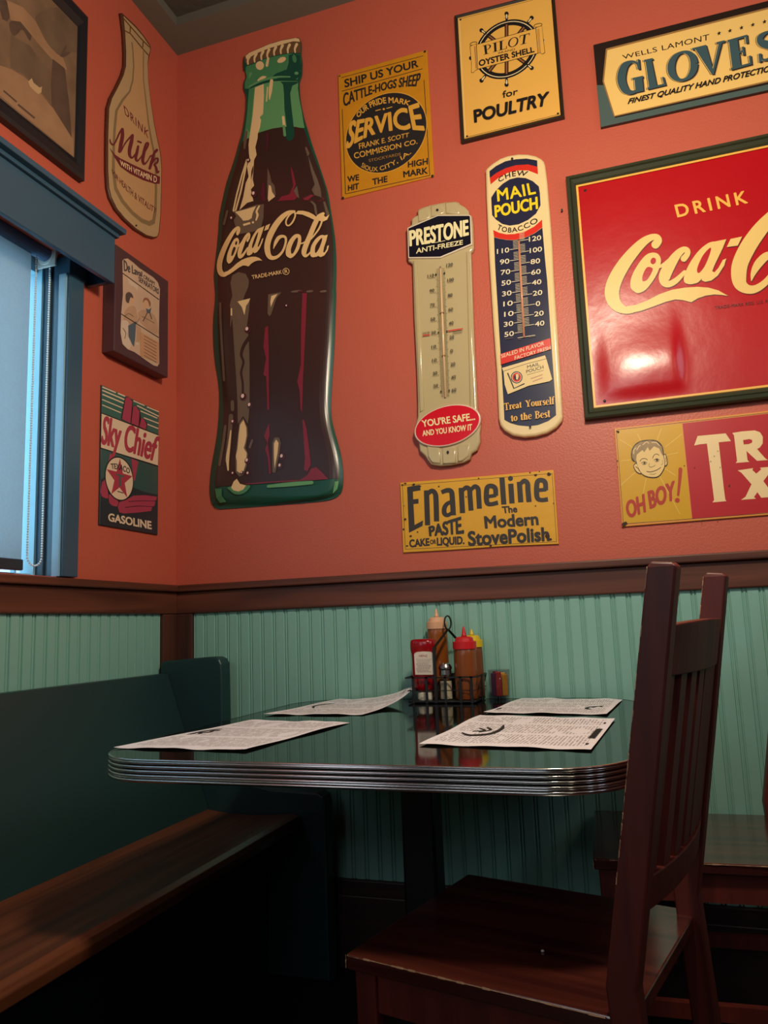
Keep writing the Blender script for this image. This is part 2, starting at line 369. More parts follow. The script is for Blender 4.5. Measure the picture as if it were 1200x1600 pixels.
def prism(wall, pts, t0, t1, name, m, parent, bevel=0.0, steps=3, smooth=False, crop=(0, 0, 1), sm=False, world=None):
    """board or pressed tin: outline traced on its front face, thickness t0..t1 off the wall, rounded front edge"""
    if sm: pts = catmull(pts, True, 4)
    def W3(p, h):
        q = (crop[0]+p[0]/crop[2], crop[1]+p[1]/crop[2]); r = onY(q[0], q[1], -t1) if wall == 'back' else onX(q[0], q[1], t1)
        return r
    o = [W3(p, t1) for p in pts] if world is None else [Vector(p) for p in world]; n = len(o)
    ax = (lambda v: (v.x, v.z)) if wall == 'back' else (lambda v: (v.y, v.z))
    O2 = [ax(v) for v in o]; area = sum(O2[i][0]*O2[(i+1) % n][1]-O2[(i+1) % n][0]*O2[i][1] for i in range(n)); sg = 1 if area > 0 else -1
    nr = []
    for i in range(n):
        a = O2[i-1]; b = O2[(i+1) % n]; c = O2[i]
        e1 = Vector((c[0]-a[0], c[1]-a[1])); e2 = Vector((b[0]-c[0], b[1]-c[1]))
        if e1.length < 1e-7 or e2.length < 1e-7: e1 = e2 = Vector((b[0]-a[0], b[1]-a[1]))
        n1 = Vector((-e1.y, e1.x)).normalized()*sg; n2 = Vector((-e2.y, e2.x)).normalized()*sg
        q = n1+n2; q = q/max(q.dot(q)*.5, .6) if q.length > 1e-6 else n1
        nr.append(q)
    def at(i, ins, h):
        c = O2[i]; x = c[0]+nr[i].x*ins; z = c[1]+nr[i].y*ins
        return Vector((x, -h, z)) if wall == 'back' else Vector((h, x, z))
    rings = [(0, t0), (0, t1-bevel)]
    if bevel:
        for k in range(1, steps+1):
            a = math.pi/2*k/steps; rings.append((bevel*(1-math.cos(a)), t1-bevel+bevel*math.sin(a)))
    V = []; Fc = []
    for ins, h in rings: V += [at(i, ins, h) for i in range(n)]
    for r in range(len(rings)-1):
        for i in range(n):
            j = (i+1) % n; Fc.append((r*n+i, r*n+j, (r+1)*n+j, (r+1)*n+i))
    Fc.append(tuple((len(rings)-1)*n+i for i in range(n))); Fc.append(tuple(range(n))[::-1])
    ob = mk(name, V, Fc, m, None, parent)
    if smooth:
        fl = [i < len(Fc)-2 for i in range(len(Fc))]; ob.data.polygons.foreach_set('use_smooth', fl)
    return ob
def sign(name, label, cat, wall, pts, crop=(0, 0, 1), group='vintage signs on the walls'):
    w = [(onY if wall == 'back' else onX)(crop[0]+p[0]/crop[2], crop[1]+p[1]/crop[2], 0) for p in pts]
    zb = min(v.z for v in w); c = sum(w, Vector())/len(w)
    return thing(name, label, cat, (c.x, c.y, zb), group)
def screw(parent, wall, h, crop, x, y, m, r=.004):
    q = (crop[0]+x/crop[2], crop[1]+y/crop[2]); c = onY(q[0], q[1], -h) if wall == 'back' else onX(q[0], q[1], h)
    U = Vector((1, 0, 0)) if wall == 'back' else Vector((0, 1, 0)); N = Vector((0, -1, 0)) if wall == 'back' else Vector((1, 0, 0)); Z = Vector((0, 0, 1)); V = []
    for rr, d in ((r, -.0015), (r, 0), (r*.7, .0009), (r*.25, .0012)): V += [c+N*d+(U*math.cos(t)+Z*math.sin(t))*rr for t in [2*math.pi*i/12 for i in range(12)]]
    mk('screw', V, [(k*12+i, k*12+(i+1) % 12, k*12+12+(i+1) % 12, k*12+12+i) for k in range(3) for i in range(12)]+[tuple(range(36, 48))], m, None, parent)

# ================================================================== the room
XR, YF, ZC = 3.3, -4.8, 3.13
RT = 1.122                                   # top of the chair rail
def struct(o): o['kind'] = 'structure'; return o
m = MB(); m.box(-.2, 0, 0, XR+.2, .15, ZC); struct(m.build('wall_back', M_SALMON))
WY0, WY1, WZ0, WZ1 = -2.1, -.545, RT+.005, 2.05   # window opening in the left wall
m = MB(); m.box(-.2, YF, 0, 0, WY0, ZC); m.box(-.2, WY1, 0, 0, 0, ZC); m.box(-.2, WY0, 0, 0, WY1, WZ0); m.box(-.2, WY0, WZ1, 0, WY1, ZC)
struct(m.build('wall_left', M_SALMON))
m = MB(); m.box(XR, YF, 0, XR+.15, 0, ZC); struct(m.build('wall_right', M_ROOM))
m = MB(); m.box(-.2, YF-.15, 0, XR+.2, YF, ZC); struct(m.build('wall_front', M_ROOM))
m = MB(); m.box(-.2, YF-.15, -.1, XR+.2, .15, 0); struct(m.build('floor', M_FLOOR))
m = MB(); m.box(-.2, YF-.15, ZC, XR+.2, .15, ZC+.1); struct(m.build('ceiling', M_CEILT))
m = MB(); m.box(0, -.122, 3.095, XR, 0, ZC); m.box(0, YF, 3.095, .078, -.122, ZC)
for k in range(1, 6): m.box(-.2+.6*k, YF, 3.108, -.16+.6*k, -.122, ZC)
for k in range(1, 7): m.box(.078, -.122-.75*k, 3.11, XR, -.082-.75*k, ZC)
struct(m.build('trim_1', M_CEIL))
# beadboard: real bead profile swept across each wall
def beadboard(name, n0, n1, z0, z1, axis):
    pit = .0413; V = []; prof = []
    x = n0
    while x < n1:
        for dx, d in ((0, .008), (.0265, .008), (.0285, .0035), (.031, .0035), (.0325, .0065), (.0345, .0075), (.0365, .0065), (.038, .0035), (.0402, .0035)):
            if x+dx <= n1: prof.append((x+dx, d))
        x += pit
    prof.append((n1, .008)); Fc = []
    for u, d in prof:
        for z in (z0, z1): V.append((u, -d, z) if axis == 'x' else (d, u, z))
    for i in range(len(prof)-1): Fc.append((2*i, 2*i+2, 2*i+3, 2*i+1))
    return struct(mk(name, V, Fc, M_MINT))
beadboard('trim_2', .0, XR, .0, 1.05, 'x')
beadboard('trim_3', YF, 0, .0, 1.05, 'y')
m = MB(); m.box(0, -.019, 1.028, XR, 0, 1.1); m.box(0, -.034, 1.1, XR, 0, RT); struct(m.build('trim_4', M_RAIL, bevel=.004))
m = MB(); m.box(0, YF, 1.028, .019, -.019, 1.1); m.box(0, YF, 1.1, .034, -.034, RT); struct(m.build('trim_5', M_RAILY, bevel=.004))
m = MB(); m.box(0, -.0185, 0, .074, 0, 1.0275); m.box(0, -.095, 0, .0185, -.0185, 1.0275); struct(m.build('trim_6', M_RAILZ, bevel=.002))
m = MB(); m.box(.074, -.02, 0, XR, 0, .24); m.box(.074, -.028, 0, XR, 0, .2); struct(m.build('baseboard_back', M_BASE, bevel=.004))
m = MB(); m.box(0, YF, 0, .02, -.096, .24); struct(m.build('baseboard_left', M_BASE, bevel=.004))

# ---- window
win = thing('window_1', 'teal framed window on the left wall, frosted light behind a roller shade', 'window', (0, -1.3, WZ0)); struct(win)
m = MB()   # casing boards and the jamb lining
m.box(-.005, WY1, WZ0, .018, -.492, 1.99); m.box(-.005, WY0-.06, WZ0, .018, WY0, 1.99)
m.box(-.0745, WY1-.004, WZ0, .016, WY1+.012, 2.04)
m.build('casing', M_TEAL, win, bevel=.002)
m = MB(); m.box(-.018, WY1-.009, WZ0, .008, WY1-.003, 1.985); m.build('jamb_glow_strip', mat('jamb_glow_pale_blue', (138, 172, 190), .3), win, bevel=.002)  # pale strip painted for the window glow reflected on the jamb
m = MB(); m.box(-.06, WY1-.012, WZ0, -.042, WY1-.003, 2.04); m.build('window_stop', mat('stop_dark_teal', (34, 50, 62), .35), win, bevel=.002)
SASH = mat('sash_pale_vinyl', (158, 206, 222), .4)
m = MB(); m.box(-.125, WY1-.012, WZ0, -.074, WY1, 2.04); m.box(-.125, WY0, WZ0, -.09, WY0+.05, 2.04); m.box(-.125, WY0, WZ0, -.085, WY1, WZ0+.012); m.box(-.125, WY0, 2.0, -.09, WY1, 2.045)
m.box(-.11, WY1-.055, WZ0+.012, -.095, WY1-.05, 2.0)
sa_ = m.build('sash', SASH, win)
gm = bpy.data.materials.new('window_glass'); gm.use_nodes = True; gn = gm.node_tree; b = gn.nodes['Principled BSDF']
tb = gn.nodes.new('ShaderNodeBsdfTransparent'); tl = gn.nodes.new('ShaderNodeBsdfTranslucent'); ms = gn.nodes.new('ShaderNodeMixShader'); m2 = gn.nodes.new('ShaderNodeMixShader')
tl.inputs[0].default_value = (.8, .9, .95, 1); ms.inputs[0].default_value = .5
gn.links.new(tb.outputs[0], ms.inputs[1]); gn.links.new(tl.outputs[0], ms.inputs[2]); b.inputs['Roughness'].default_value = .08; b.inputs['Base Color'].default_value = (.05, .06, .07, 1)
m2.inputs[0].default_value = .12; gn.links.new(ms.outputs[0], m2.inputs[1]); gn.links.new(b.outputs[0], m2.inputs[2]); gn.links.new(m2.outputs[0], gn.nodes['Material Output'].inputs[0])
m = MB(); m.box(-.122, WY0, WZ0, -.118, WY1, 2.045); m.build('pane', gm, sa_)
m = MB(); m.box(.074, WY0-.05, 1.982, .09, -.45, 2.124); m.box(0, -.466, 1.982, .074, -.45, 2.124); m.box(.001, WY0-.05, 2.108, .074, -.466, 2.124); m.box(.001, WY0-.05, 2.045, .006, -.466, 2.108); m.box(.001, WY1+.002, 1.99, .006, -.466, 2.045)
m.box(0, WY0-.06, 2.124, .1, -.443, 2.136); m.box(0, WY0-.065, 2.136, .118, -.435, 2.152)
m.build('head_valance', M_TEAL, win, bevel=.003)
# ---- roller shade
XS = -.05
ysh = onX(40, 700, XS).y; zbar = onX(20, 873, XS).z; zbot = onX(20, 893, XS).z
tub = onX(70, 397, XS)
rs = thing('roller_shade', 'grey translucent roller shade pulled down inside the teal window', 'window shade', (XS, -1.2, zbot))
sm_ = bpy.data.materials.new('shade_fabric'); sm_.use_nodes = True; n_ = sm_.node_tree; b = n_.nodes['Principled BSDF']; b.inputs['Base Color'].default_value = (.30, .33, .36, 1); b.inputs['Roughness'].default_value = .8
tl = n_.nodes.new('ShaderNodeBsdfTranslucent'); ms = n_.nodes.new('ShaderNodeMixShader'); ms.inputs[0].default_value = .6
tc = n_.nodes.new('ShaderNodeTexCoord'); no = n_.nodes.new('ShaderNodeTexNoise'); no.inputs['Scale'].default_value = 260; no.inputs['Detail'].default_value = 4
mp = n_.nodes.new('ShaderNodeMapping'); mp.inputs['Scale'].default_value = (1, 1, .6); rp = n_.nodes.new('ShaderNodeValToRGB')
rp.color_ramp.elements[0].color = (.17, .185, .195, 1); rp.color_ramp.elements[1].color = (.26, .275, .285, 1)
n_.links.new(tc.outputs['Object'], mp.inputs[0]); n_.links.new(mp.outputs[0], no.inputs['Vector']); n_.links.new(no.outputs['Fac'], rp.inputs[0]); n_.links.new(rp.outputs[0], tl.inputs[0])
n_.links.new(b.outputs[0], ms.inputs[1]); n_.links.new(tl.outputs[0], ms.inputs[2]); n_.links.new(ms.outputs[0], n_.nodes['Material Output'].inputs[0])
ztube = tub.z
V = []; Fc = []
for i in range(13):
    z = zbar+(ztube-zbar)*i/12
    for y in (WY0+.05, ysh): V.append((XS-.002, y, z))
for i in range(12): Fc.append((2*i, 2*i+1, 2*i+3, 2*i+2))
mk('fabric', V, Fc, sm_, None, rs)
m = MB(); m.box(XS-.008, WY0+.05, zbot+.004, XS+.006, ysh, zbar); m.build('bottom_bar', mat('dark_bar', (44, 54, 64), .4), rs, bevel=.003)
m = MB(); m.tube([(XS+.0, WY0+.03, ztube), (XS+.0, tub.y+.004, ztube)], .022, 20); m.build('roller_tube', mat('roller_cover', (70, 92, 120), .45), rs, smooth=False)
m = MB(); y0 = tub.y+.004
m.box(XS-.03, y0, ztube-.038, XS+.034, y0+.006, ztube+.036); m.tube([(XS, y0-.002, ztube), (XS, y0+.014, ztube)], .03, 18); m.box(XS-.02, y0-.02, ztube+.03, XS+.034, y0+.006, ztube+.036)
m.build('bracket', mat('bracket_plastic', (196, 194, 184), .35), rs, bevel=.002)
m = MB(); zc0 = ztube-.03; zc1 = onX(52, 884, XS+.012).z
ya, yb = onX(47.5, 700, XS+.014).y, onX(70, 700, XS+.014).y
ym = (ya+yb)/2; hw = (yb-ya)/2; pts = []
z = zc0
while z > zc1+hw: pts.append((ya, z)); pts.append((yb, z)); z -= .0068
for i in range(1, 11): a = math.pi*i/11; pts.append((ym-hw*math.cos(a), zc1+hw-hw*math.sin(a)))
for y, z in pts: m.lathe((XS+.014, y, z), [(0, -.003), (.0024, -.0017), (.0031, 0), (.0024, .0017), (0, .003)], 6)
m.tube([(XS+.014, ya, zc0), (XS+.014, ya, zc1+hw)], .0008, 5); m.tube([(XS+.014, yb, zc0), (XS+.014, yb, zc1+hw)], .0008, 5)
m.build('bead_chain', mat('chain_steel', (226, 230, 228), .35, .0), rs, smooth=True)

# ================================================================== furniture
# ---- booth bench along the left wall
bench = thing('booth_bench', 'dark teal booth bench with a brown wooden seat under the window', 'bench', (.3, -1.0, 0))
YB0, YB1 = -1.9, -.115
m = MB(); m.hexa([(.02, YB0, .05), (.215, YB0, .05), (.215, YB1, .05), (.02, YB1, .05)], [(.02, YB0, .44), (.195, YB0, .44), (.195, YB1, .44), (.02, YB1, .44)])
m.hexa([(.02, YB0, .44), (.195, YB0, .44), (.195, YB1, .44), (.02, YB1, .44)], [(.02, YB0, .843), (.05, YB0, .843), (.05, YB1, .843), (.02, YB1, .843)])
m.build('backrest', M_BENCH, bench, bevel=.004)
m = MB()
xs = [(.18, .445), (.24, .437), (.34, .432), (.42, .437), (.475, .441), (.492, .436), (.497, .425), (.493, .403), (.48, .398), (.18, .402)]
V = [(x, y, z) for y in (YB0, YB1-.003) for x, z in xs]; n = len(xs)
Fc = [(i, (i+1) % n, n+(i+1) % n, n+i) for i in range(n)]+[tuple(range(n))[::-1], tuple(range(n, 2*n))]
mk('seat', V, Fc, M_BENCHSEAT, None, bench, bevel=.002)
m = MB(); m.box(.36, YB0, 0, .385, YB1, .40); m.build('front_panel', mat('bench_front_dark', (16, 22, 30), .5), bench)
pts = [(.0205, 0), (.0205, .868), (.028, .879), (.05, .882), (.19, .89), (.215, .889), (.231, .882), (.238, .868), (.24, .84), (.243, .62), (.26, .56), (.30, .525), (.40, .505), (.55, .50), (.567, .49), (.572, .47), (.572, 0)]
ob = prism('back', [], .065, .115, 'end_panel', M_BENCH, bench, bevel=.006, world=[(x, -.115, z) for x, z in pts])
# ---- table
TX0, TX1, TY0, TY1, TZ = .478, 1.447, -1.038, -.012, .75
def rrect(x0, y0, x1, y1, r, n=8):
    o = []
    for cx, cy, a in ((x1-r, y1-r, 0), (x0+r, y1-r, 90), (x0+r, y0+r, 180), (x1-r, y0+r, 270)):
        for i in range(n+1): t = math.radians(a+90*i/n); o.append((cx+r*math.cos(t), cy+r*math.sin(t)))
    return o
tab = thing('diner_table', 'black topped diner table with a ribbed chrome edge', 'table', (.975, -.52, 0))
RC = .145
out = rrect(TX0, TY0, TX1, TY1, RC, 12); n = len(out)
def inset(r): return rrect(TX0+r, TY0+r, TX1-r, TY1-r, RC-r, 12)
a = inset(.003); V = [(x, y, TZ-.03) for x, y in a]+[(x, y, TZ) for x, y in a]
Fc = [(i, (i+1) % n, n+(i+1) % n, n+i) for i in range(n)]+[tuple(range(n, 2*n)), tuple(range(n))[::-1]]
mk('tabletop', V, Fc, M_TOP, None, tab)
prof = [(.006, .0004), (.0018, .0008), (0, -.0014)]
h = .038; k = 5
for i in range(k):
    z0 = -h*i/k-.0012; z1 = -h*(i+1)/k
    for t in range(1, 10):
        u = t/10; prof.append((.0046*(1-math.sqrt(max(0, 1-(2*u-1)**2))), z0+(z1-z0)*u))
    if i < k-1: prof.append((.0062, z1-.0001))
prof += [(.002, -h), (.006, -h-.0006)]
V = []; Fc = []
rings = [inset(r) for r, z in prof]
for q, (r, z) in zip(rings, prof): V += [(x, y, TZ+z) for x, y in q]
for r in range(len(prof)-1):
    for i in range(n): j = (i+1) % n; Fc.append((r*n+i, r*n+j, (r+1)*n+j, (r+1)*n+i))
ob = mk('chrome_edge', V, Fc, M_CHROME, None, tab, smooth=True)
m = MB(); m.box(.93, -.53, .03, 1.005, -.455, TZ-.05); m.build('column', M_BLACK, tab, bevel=.006)
m = MB(); m.box(.80, -.66, TZ-.055, 1.13, -.33, TZ-.0385); m.build('mounting_plate', M_BLACK, tab)
for dx, dy in ((1, 0), (-1, 0), (0, 1), (0, -1)):
    m = MB(); c = (.9675, -.4925)
    ex, ey = c[0]+dx*.3, c[1]+dy*.3; sx, sy = abs(dy)*.03+.001, abs(dx)*.03+.001
    m.hexa([(c[0]-sx, c[1]-sy, 0), (ex-sx*.8, ey-sy*.8, 0), (ex+sx*.8, ey+sy*.8, 0), (c[0]+sx, c[1]+sy, 0)], [(c[0]-sx, c[1]-sy, .06), (ex-sx*.8, ey-sy*.8, .025), (ex+sx*.8, ey+sy*.8, .025), (c[0]+sx, c[1]+sy, .06)])
    m.build('foot', M_BLACK, tab, bevel=.003)

# ---- chairs: local frame u = front to back, v = near side to far side
WORN = mat('worn_wood_edge', (186, 146, 112), .5)
def chair(name, label, loc, rz):
    t = thing(name, label, 'chair', loc, 'cherry wood dining chairs', rz)
    k = dict(local=True)
    m = MB(); v = [(-.004, .0), (.0, -.004), (.41, .0), (.432, .03), (.432, .386), (.41, .416), (.0, .42), (-.004, .416)]
    n = len(v); V = [(x, y, .443) for x, y in v]+[(x, y, .465) for x, y in v]
    mk('seat', V, [(i, (i+1) % n, n+(i+1) % n, n+i) for i in range(n)]+[tuple(range(n))[::-1], tuple(range(n, 2*n))], M_SEAT, None, t, bevel=.004, **k)
    for s, name2 in ((0, 'apron'), (1, 'apron')):
        y = .012 if s == 0 else .386
        m = MB(); m.box(.03, y, .385, .40, y+.018, .442); m.build('apron', M_CHAIR, t, **k)
    m = MB(); m.box(.012, .03, .385, .03, .386, .442); m.build('apron', M_CHAIR, t, **k)
    for y in (.006, .374):
        m = MB(); m.hexa([(.014, y+.004, 0), (.044, y+.004, 0), (.044, y+.032, 0), (.014, y+.032, 0)], [(.006, y, .443), (.044, y, .443), (.044, y+.036, .443), (.006, y+.036, .443)])
        m.build('front_leg', M_CHAIR, t, bevel=.003, **k)
    lean = lambda z: .403+.183*(z-.50) if z > .5 else .403+.06*(.5-z)
    for y in (-.002, .386):
        m = MB(); zs = [0, .25, .5, .75, 1.028]; V = []
        for z in zs:
            u = lean(z); w = .04 if z < .9 else .038
            V += [(u, y, z), (u+w, y, z), (u+w, y+.032, z), (u, y+.032, z)]
        u = lean(1.04); V += [(u+.004, y+.002, 1.036), (u+.030, y+.002, 1.033), (u+.030, y+.030, 1.033), (u+.004, y+.030, 1.036)]
        q = len(zs)+1; Fc = [(4*i+j, 4*i+(j+1) % 4, 4*i+4+(j+1) % 4, 4*i+4+j) for i in range(q-1) for j in range(4)]+[(3, 2, 1, 0), (4*q-4, 4*q-3, 4*q-2, 4*q-1)]
        mk('back_post', V, Fc, M_CHAIR, None, t, bevel=.003, **k)
    def bowed(name, z0, z1, bow, th, arch=0):
        V = []; N = 12
        for i in range(N+1):
            s = i/N; y = .03+.356*s; b = bow*(1-(2*s-1)**2); a = arch*(1-(2*s-1)**2)
            for z in (z0, z1+a):
                u = lean(z)+.012+b; V += [(u, y, z), (u+th, y, z)]
        Fc = []
        for i in range(N):
            o = 4*i; Fc += [(o, o+4, o+6, o+2), (o+1, o+3, o+7, o+5), (o+2, o+6, o+7, o+3), (o, o+1, o+5, o+4)]
        Fc += [(0, 2, 3, 1), (4*N, 4*N+1, 4*N+3, 4*N+2)]
        mk(name, V, Fc, M_CHAIR, None, t, bevel=.002, **k)
    bowed('crest_rail', .885, .952, .024, .02, .006)
    bowed('lower_rail', .585, .63, .016, .022)
    for i in range(7):
        y = .052+i*.0518; s = (y-.03)/.356; b = .014*(1-(2*s-1)**2); m = MB(); w = .0185
        m.hexa([(lean(.62)+.014+b, y-w, .62), (lean(.62)+.031+b, y-w, .62), (lean(.62)+.031+b, y+w, .62), (lean(.62)+.014+b, y+w, .62)],
               [(lean(.90)+.014+b, y-w, .90), (lean(.90)+.031+b, y-w, .90), (lean(.90)+.031+b, y+w, .90), (lean(.90)+.014+b, y+w, .90)])
        m.build('slat', M_CHAIR, t, **k)
    # worn pale edges
    def worn(name, pts, w, n, seed):
        rn = random.Random(seed); V = []; Fc = []
        for (p, q) in pts:
            p, q = Vector(p), Vector(q); d = q-p
            for i in range(n):
                a_ = p+d*(i/n); b_ = p+d*((i+1.02)/n); ww = w*rn.choice((.35, .5, .8, 1.1)); o = len(V)
                for z in (a_, b_): V += [z+Vector((-ww*.7, -ww*.7, -ww)), z+Vector((ww*.7, -ww*.7, -ww)), z+Vector((ww*.3, ww*.6, ww*.9)), z+Vector((-ww*.7, ww*.6, ww*.9))]
                Fc += [(o, o+1, o+2, o+3), (o+7, o+6, o+5, o+4)]+[(o+i_, o+4+i_, o+4+(i_+1) % 4, o+(i_+1) % 4) for i_ in range(4)]
        mk(name, V, Fc, WORN, None, t, **k)
    worn('worn_edge', [((.0, -.0030, .4636), (.40, -.0030, .4636))], .0011, 40, 5)
    worn('worn_edge', [((-.0035, -.003, .4455), (-.0035, -.003, .4635))], .0010, 5, 7)
    worn('worn_edge', [((lean(.62)+.001, -.0008, .62), (lean(1.028)+.001, -.0008, 1.028))], .0009, 60, 6); worn('worn_edge', [((lean(.75)+.001, .3868, .75), (lean(1.028)+.001, .3868, 1.028))], .0009, 40, 8)
    for y in (.016, .382):
        m = MB(); m.box(.03, y, .16, .40, y+.018, .19); m.build('stretcher', M_CHAIR, t, **k)
    m = MB(); m.box(.2, .034, .165, .22, .382, .188); m.build('stretcher', M_CHAIR, t, **k)
    return t
chair('dining_chair', 'dark red wooden chair in front, slatted back turned to the right edge', (.995, -1.022, 0), math.atan2(-.245, .97))
chair('dining_chair', 'dark red wooden chair behind, its shiny seat against the mint wall', (1.333, -.462, 0), math.atan2(.05, .996))

# ---- paper menus
def paper_mat(name, flip):
    m = bpy.data.materials.new(name); m.use_nodes = True; nt = m.node_tree; N = nt.nodes; L = nt.links; b = N['Principled BSDF']; b.inputs['Roughness'].default_value = .75
    uv = N.new('ShaderNodeUVMap'); sp = N.new('ShaderNodeSeparateXYZ'); L.new(uv.outputs[0], sp.inputs[0])
    def M(op, a, b_=None):
        n = N.new('ShaderNodeMath'); n.operation = op
        for i, x in enumerate((a, b_)):
            if x is None: continue
            if isinstance(x, (int, float)): n.inputs[i].default_value = x
            else: L.new(x, n.inputs[i])
        return n.outputs[0]
    u, v = sp.outputs[0], sp.outputs[1]
    line = M('GREATER_THAN', M('FRACT', M('MULTIPLY', v, 46)), .48)
    colm = M('GREATER_THAN', M('FRACT', M('ADD', M('MULTIPLY', u, 3.0), -.12)), .16)
    no = N.new('ShaderNodeTexNoise'); no.inputs['Scale'].default_value = 1; no.inputs['Detail'].default_value = 2
    mp = N.new('ShaderNodeMapping'); mp.inputs['Scale'].default_value = (26, 46, 1); L.new(uv.outputs[0], mp.inputs[0]); L.new(mp.outputs[0], no.inputs['Vector'])
    n2 = N.new('ShaderNodeTexNoise'); n2.inputs['Scale'].default_value = 1; mp2 = N.new('ShaderNodeMapping'); mp2.inputs['Scale'].default_value = (3, 9, 1); L.new(uv.outputs[0], mp2.inputs[0]); L.new(mp2.outputs[0], n2.inputs['Vector'])
    word = M('GREATER_THAN', no.outputs['Fac'], .44); para = M('GREATER_THAN', n2.outputs['Fac'], .38)
    inu = M('MULTIPLY', M('GREATER_THAN', u, .05), M('LESS_THAN', u, .95)); inv = M('MULTIPLY', M('GREATER_THAN', v, .04), M('LESS_THAN', v, .95))
    t = M('MULTIPLY', M('MULTIPLY', M('MULTIPLY', line, colm), M('MULTIPLY', word, para)), M('MULTIPLY', inu, inv))
    mx = N.new('ShaderNodeMix'); mx.data_type = 'RGBA'; mx.inputs[6].default_value = lin((242, 236, 240))+(1,); mx.inputs[7].default_value = lin((120, 100, 96))+(1,)
    L.new(M('MULTIPLY', t, .62), mx.inputs[0]); L.new(mx.outputs[2], b.inputs['Base Color']); return m
PAPER = paper_mat('printed_menu_paper', 0)
INK = mat('menu_ink', (28, 26, 26), .6)
def menu(label, c, seed, lift=None, marks=()):
    """c: four table-top corners going round the sheet; first edge is the short edge"""
    rnd = random.Random(seed); NX, NY = 18, 26
    ph = [rnd.uniform(0, 6.28) for _ in range(4)]; z0 = TZ+.0012
    def pt(u, v, dz=0):
        x = (c[0][0]*(1-u)+c[1][0]*u)*(1-v)+(c[3][0]*(1-u)+c[2][0]*u)*v; y = (c[0][1]*(1-u)+c[1][1]*u)*(1-v)+(c[3][1]*(1-u)+c[2][1]*u)*v
        e = min(u, v, 1-u, 1-v); w = max(0, 1-e*5)
        z = z0+.0012*w*(1+math.sin(u*9+ph[0])*math.sin(v*11+ph[1]))+.0006*(1+math.sin(v*23+ph[2]+u*4))*w
        if lift: z += lift(u, v)
        return (x, y, z+dz)
    ctr = (sum(p[0] for p in c)/4, sum(p[1] for p in c)/4, TZ)
    r = thing('paper_menu', label, 'menu', ctr, 'paper menus on the table')
    V = [pt(i/NX, j/NY) for j in range(NY+1) for i in range(NX+1)]
    Fc = [(j*(NX+1)+i, j*(NX+1)+i+1, (j+1)*(NX+1)+i+1, (j+1)*(NX+1)+i) for j in range(NY) for i in range(NX)]
    o = mk('sheet', V, Fc, PAPER, None, r, smooth=True)
    uvl = o.data.uv_layers.new(name='UVMap')
    for lp in o.data.loops: i = lp.vertex_index; uvl.data[lp.index].uv = ((i % (NX+1))/NX, (i//(NX+1))/NY)
    groups = []
    for mk_ in marks:
        cu, cv = sum(p[0] for p in mk_)/len(mk_), sum(p[1] for p in mk_)/len(mk_)
        for gr in groups:
            if math.hypot(gr[0]-cu, gr[1]-cv) < .15: break
        else: gr = (cu, cv, MB()); groups.append(gr)
        mb = gr[2]; P = catmull(mk_, False, 5); K = len(P); vv = []
        for i in range(K):
            a_, b_ = P[max(i-1, 0)], P[min(i+1, K-1)]; dx, dy = (b_[0]-a_[0])*.27, (b_[1]-a_[1])*.42; l = math.hypot(dx, dy) or 1; hw = P[i][2]/2
            vv += [pt(P[i][0]-dy/l*hw/.27, P[i][1]+dx/l*hw/.42, .0008), pt(P[i][0]+dy/l*hw/.27, P[i][1]-dx/l*hw/.42, .0008)]
        mb.add(vv, [(2*i, 2*i+1, 2*i+3, 2*i+2) for i in range(K-1)])
    for gr in groups: gr[2].build('emblem_print', INK, o)
    return r
logo = lambda u0, v0, s: [[(u0-.16*s, v0+.0*s, .004), (u0-.05*s, v0+.05*s, .011), (u0+.1*s, v0+.04*s, .012), (u0+.2*s, v0-.04*s, .004)],
    [(u0-.12*s, v0-.02*s, .006), (u0-.06*s, v0-.05*s, .006), (u0-.02*s, v0-.01*s, .006)], [(u0, v0-.05*s, .005), (u0+.04*s, v0, .007), (u0+.1*s, v0-.05*s, .005)], [(u0+.1*s, v0-.01*s, .005), (u0+.16*s, v0-.06*s, .005)]]
menu('white paper menu at the front left corner of the table', [(.482, -.93), (.554, -.52), (.823, -.547), (.770, -.935)], 3, marks=[[(.42, .30-.22, .004), (.46, .25-.16, .012), (.56, .24-.16, .013), (.66, .28-.16, .005)], [(.46, .15, .009), (.5, .12, .007), (.53, .16, .008), (.58, .13, .009), (.6, .17, .007)]])
menu('white paper menu by the left rear edge, one corner curled up', [(.532, -.407), (.583, -.018), (.850, -.085), (.801, -.406)], 4,
     lift=lambda u, v: .042*max(0, (u+v-1.25)/.75)**1.6, marks=[[(.4, .2, .004), (.5, .12, .01), (.62, .14, .01), (.7, .2, .004)]])
menu('white paper menu at the front right by the nearest chair', [(1.070, -.843), (1.095, -.416), (1.397, -.478), (1.372, -.877)], 5,
     marks=[[(.36, .12, .004), (.30, .2, .012), (.36, .31, .016), (.52, .33, .013), (.66, .30, .004)], [(.42, .17, .006), (.46, .24, .006), (.52, .18, .006)], [(.4, .22, .005), (.48, .27, .008), (.56, .22, .006)], *[[(.30+.036*i_, .935, .007), (.31+.036*i_, .955, .007), (.30+.036*i_, .975, .007)] for i_ in range(9)], [(.12, .955, .006), (.16, .955, .008)], [(.8, .955, .006), (.85, .955, .006)]])
menu('white paper menu at the right rear edge beside the jelly holder', [(1.093, -.366), (1.133, -.035), (1.403, -.080), (1.377, -.402)], 6,
     marks=[[(.3, .83, .004), (.36, .78, .013), (.46, .80, .010), (.52, .9, .005)], [(.42, .82, .01), (.5, .86, .008), (.44, .9, .006)], [(.2, .04, .01), (.3, .05, .01)]])

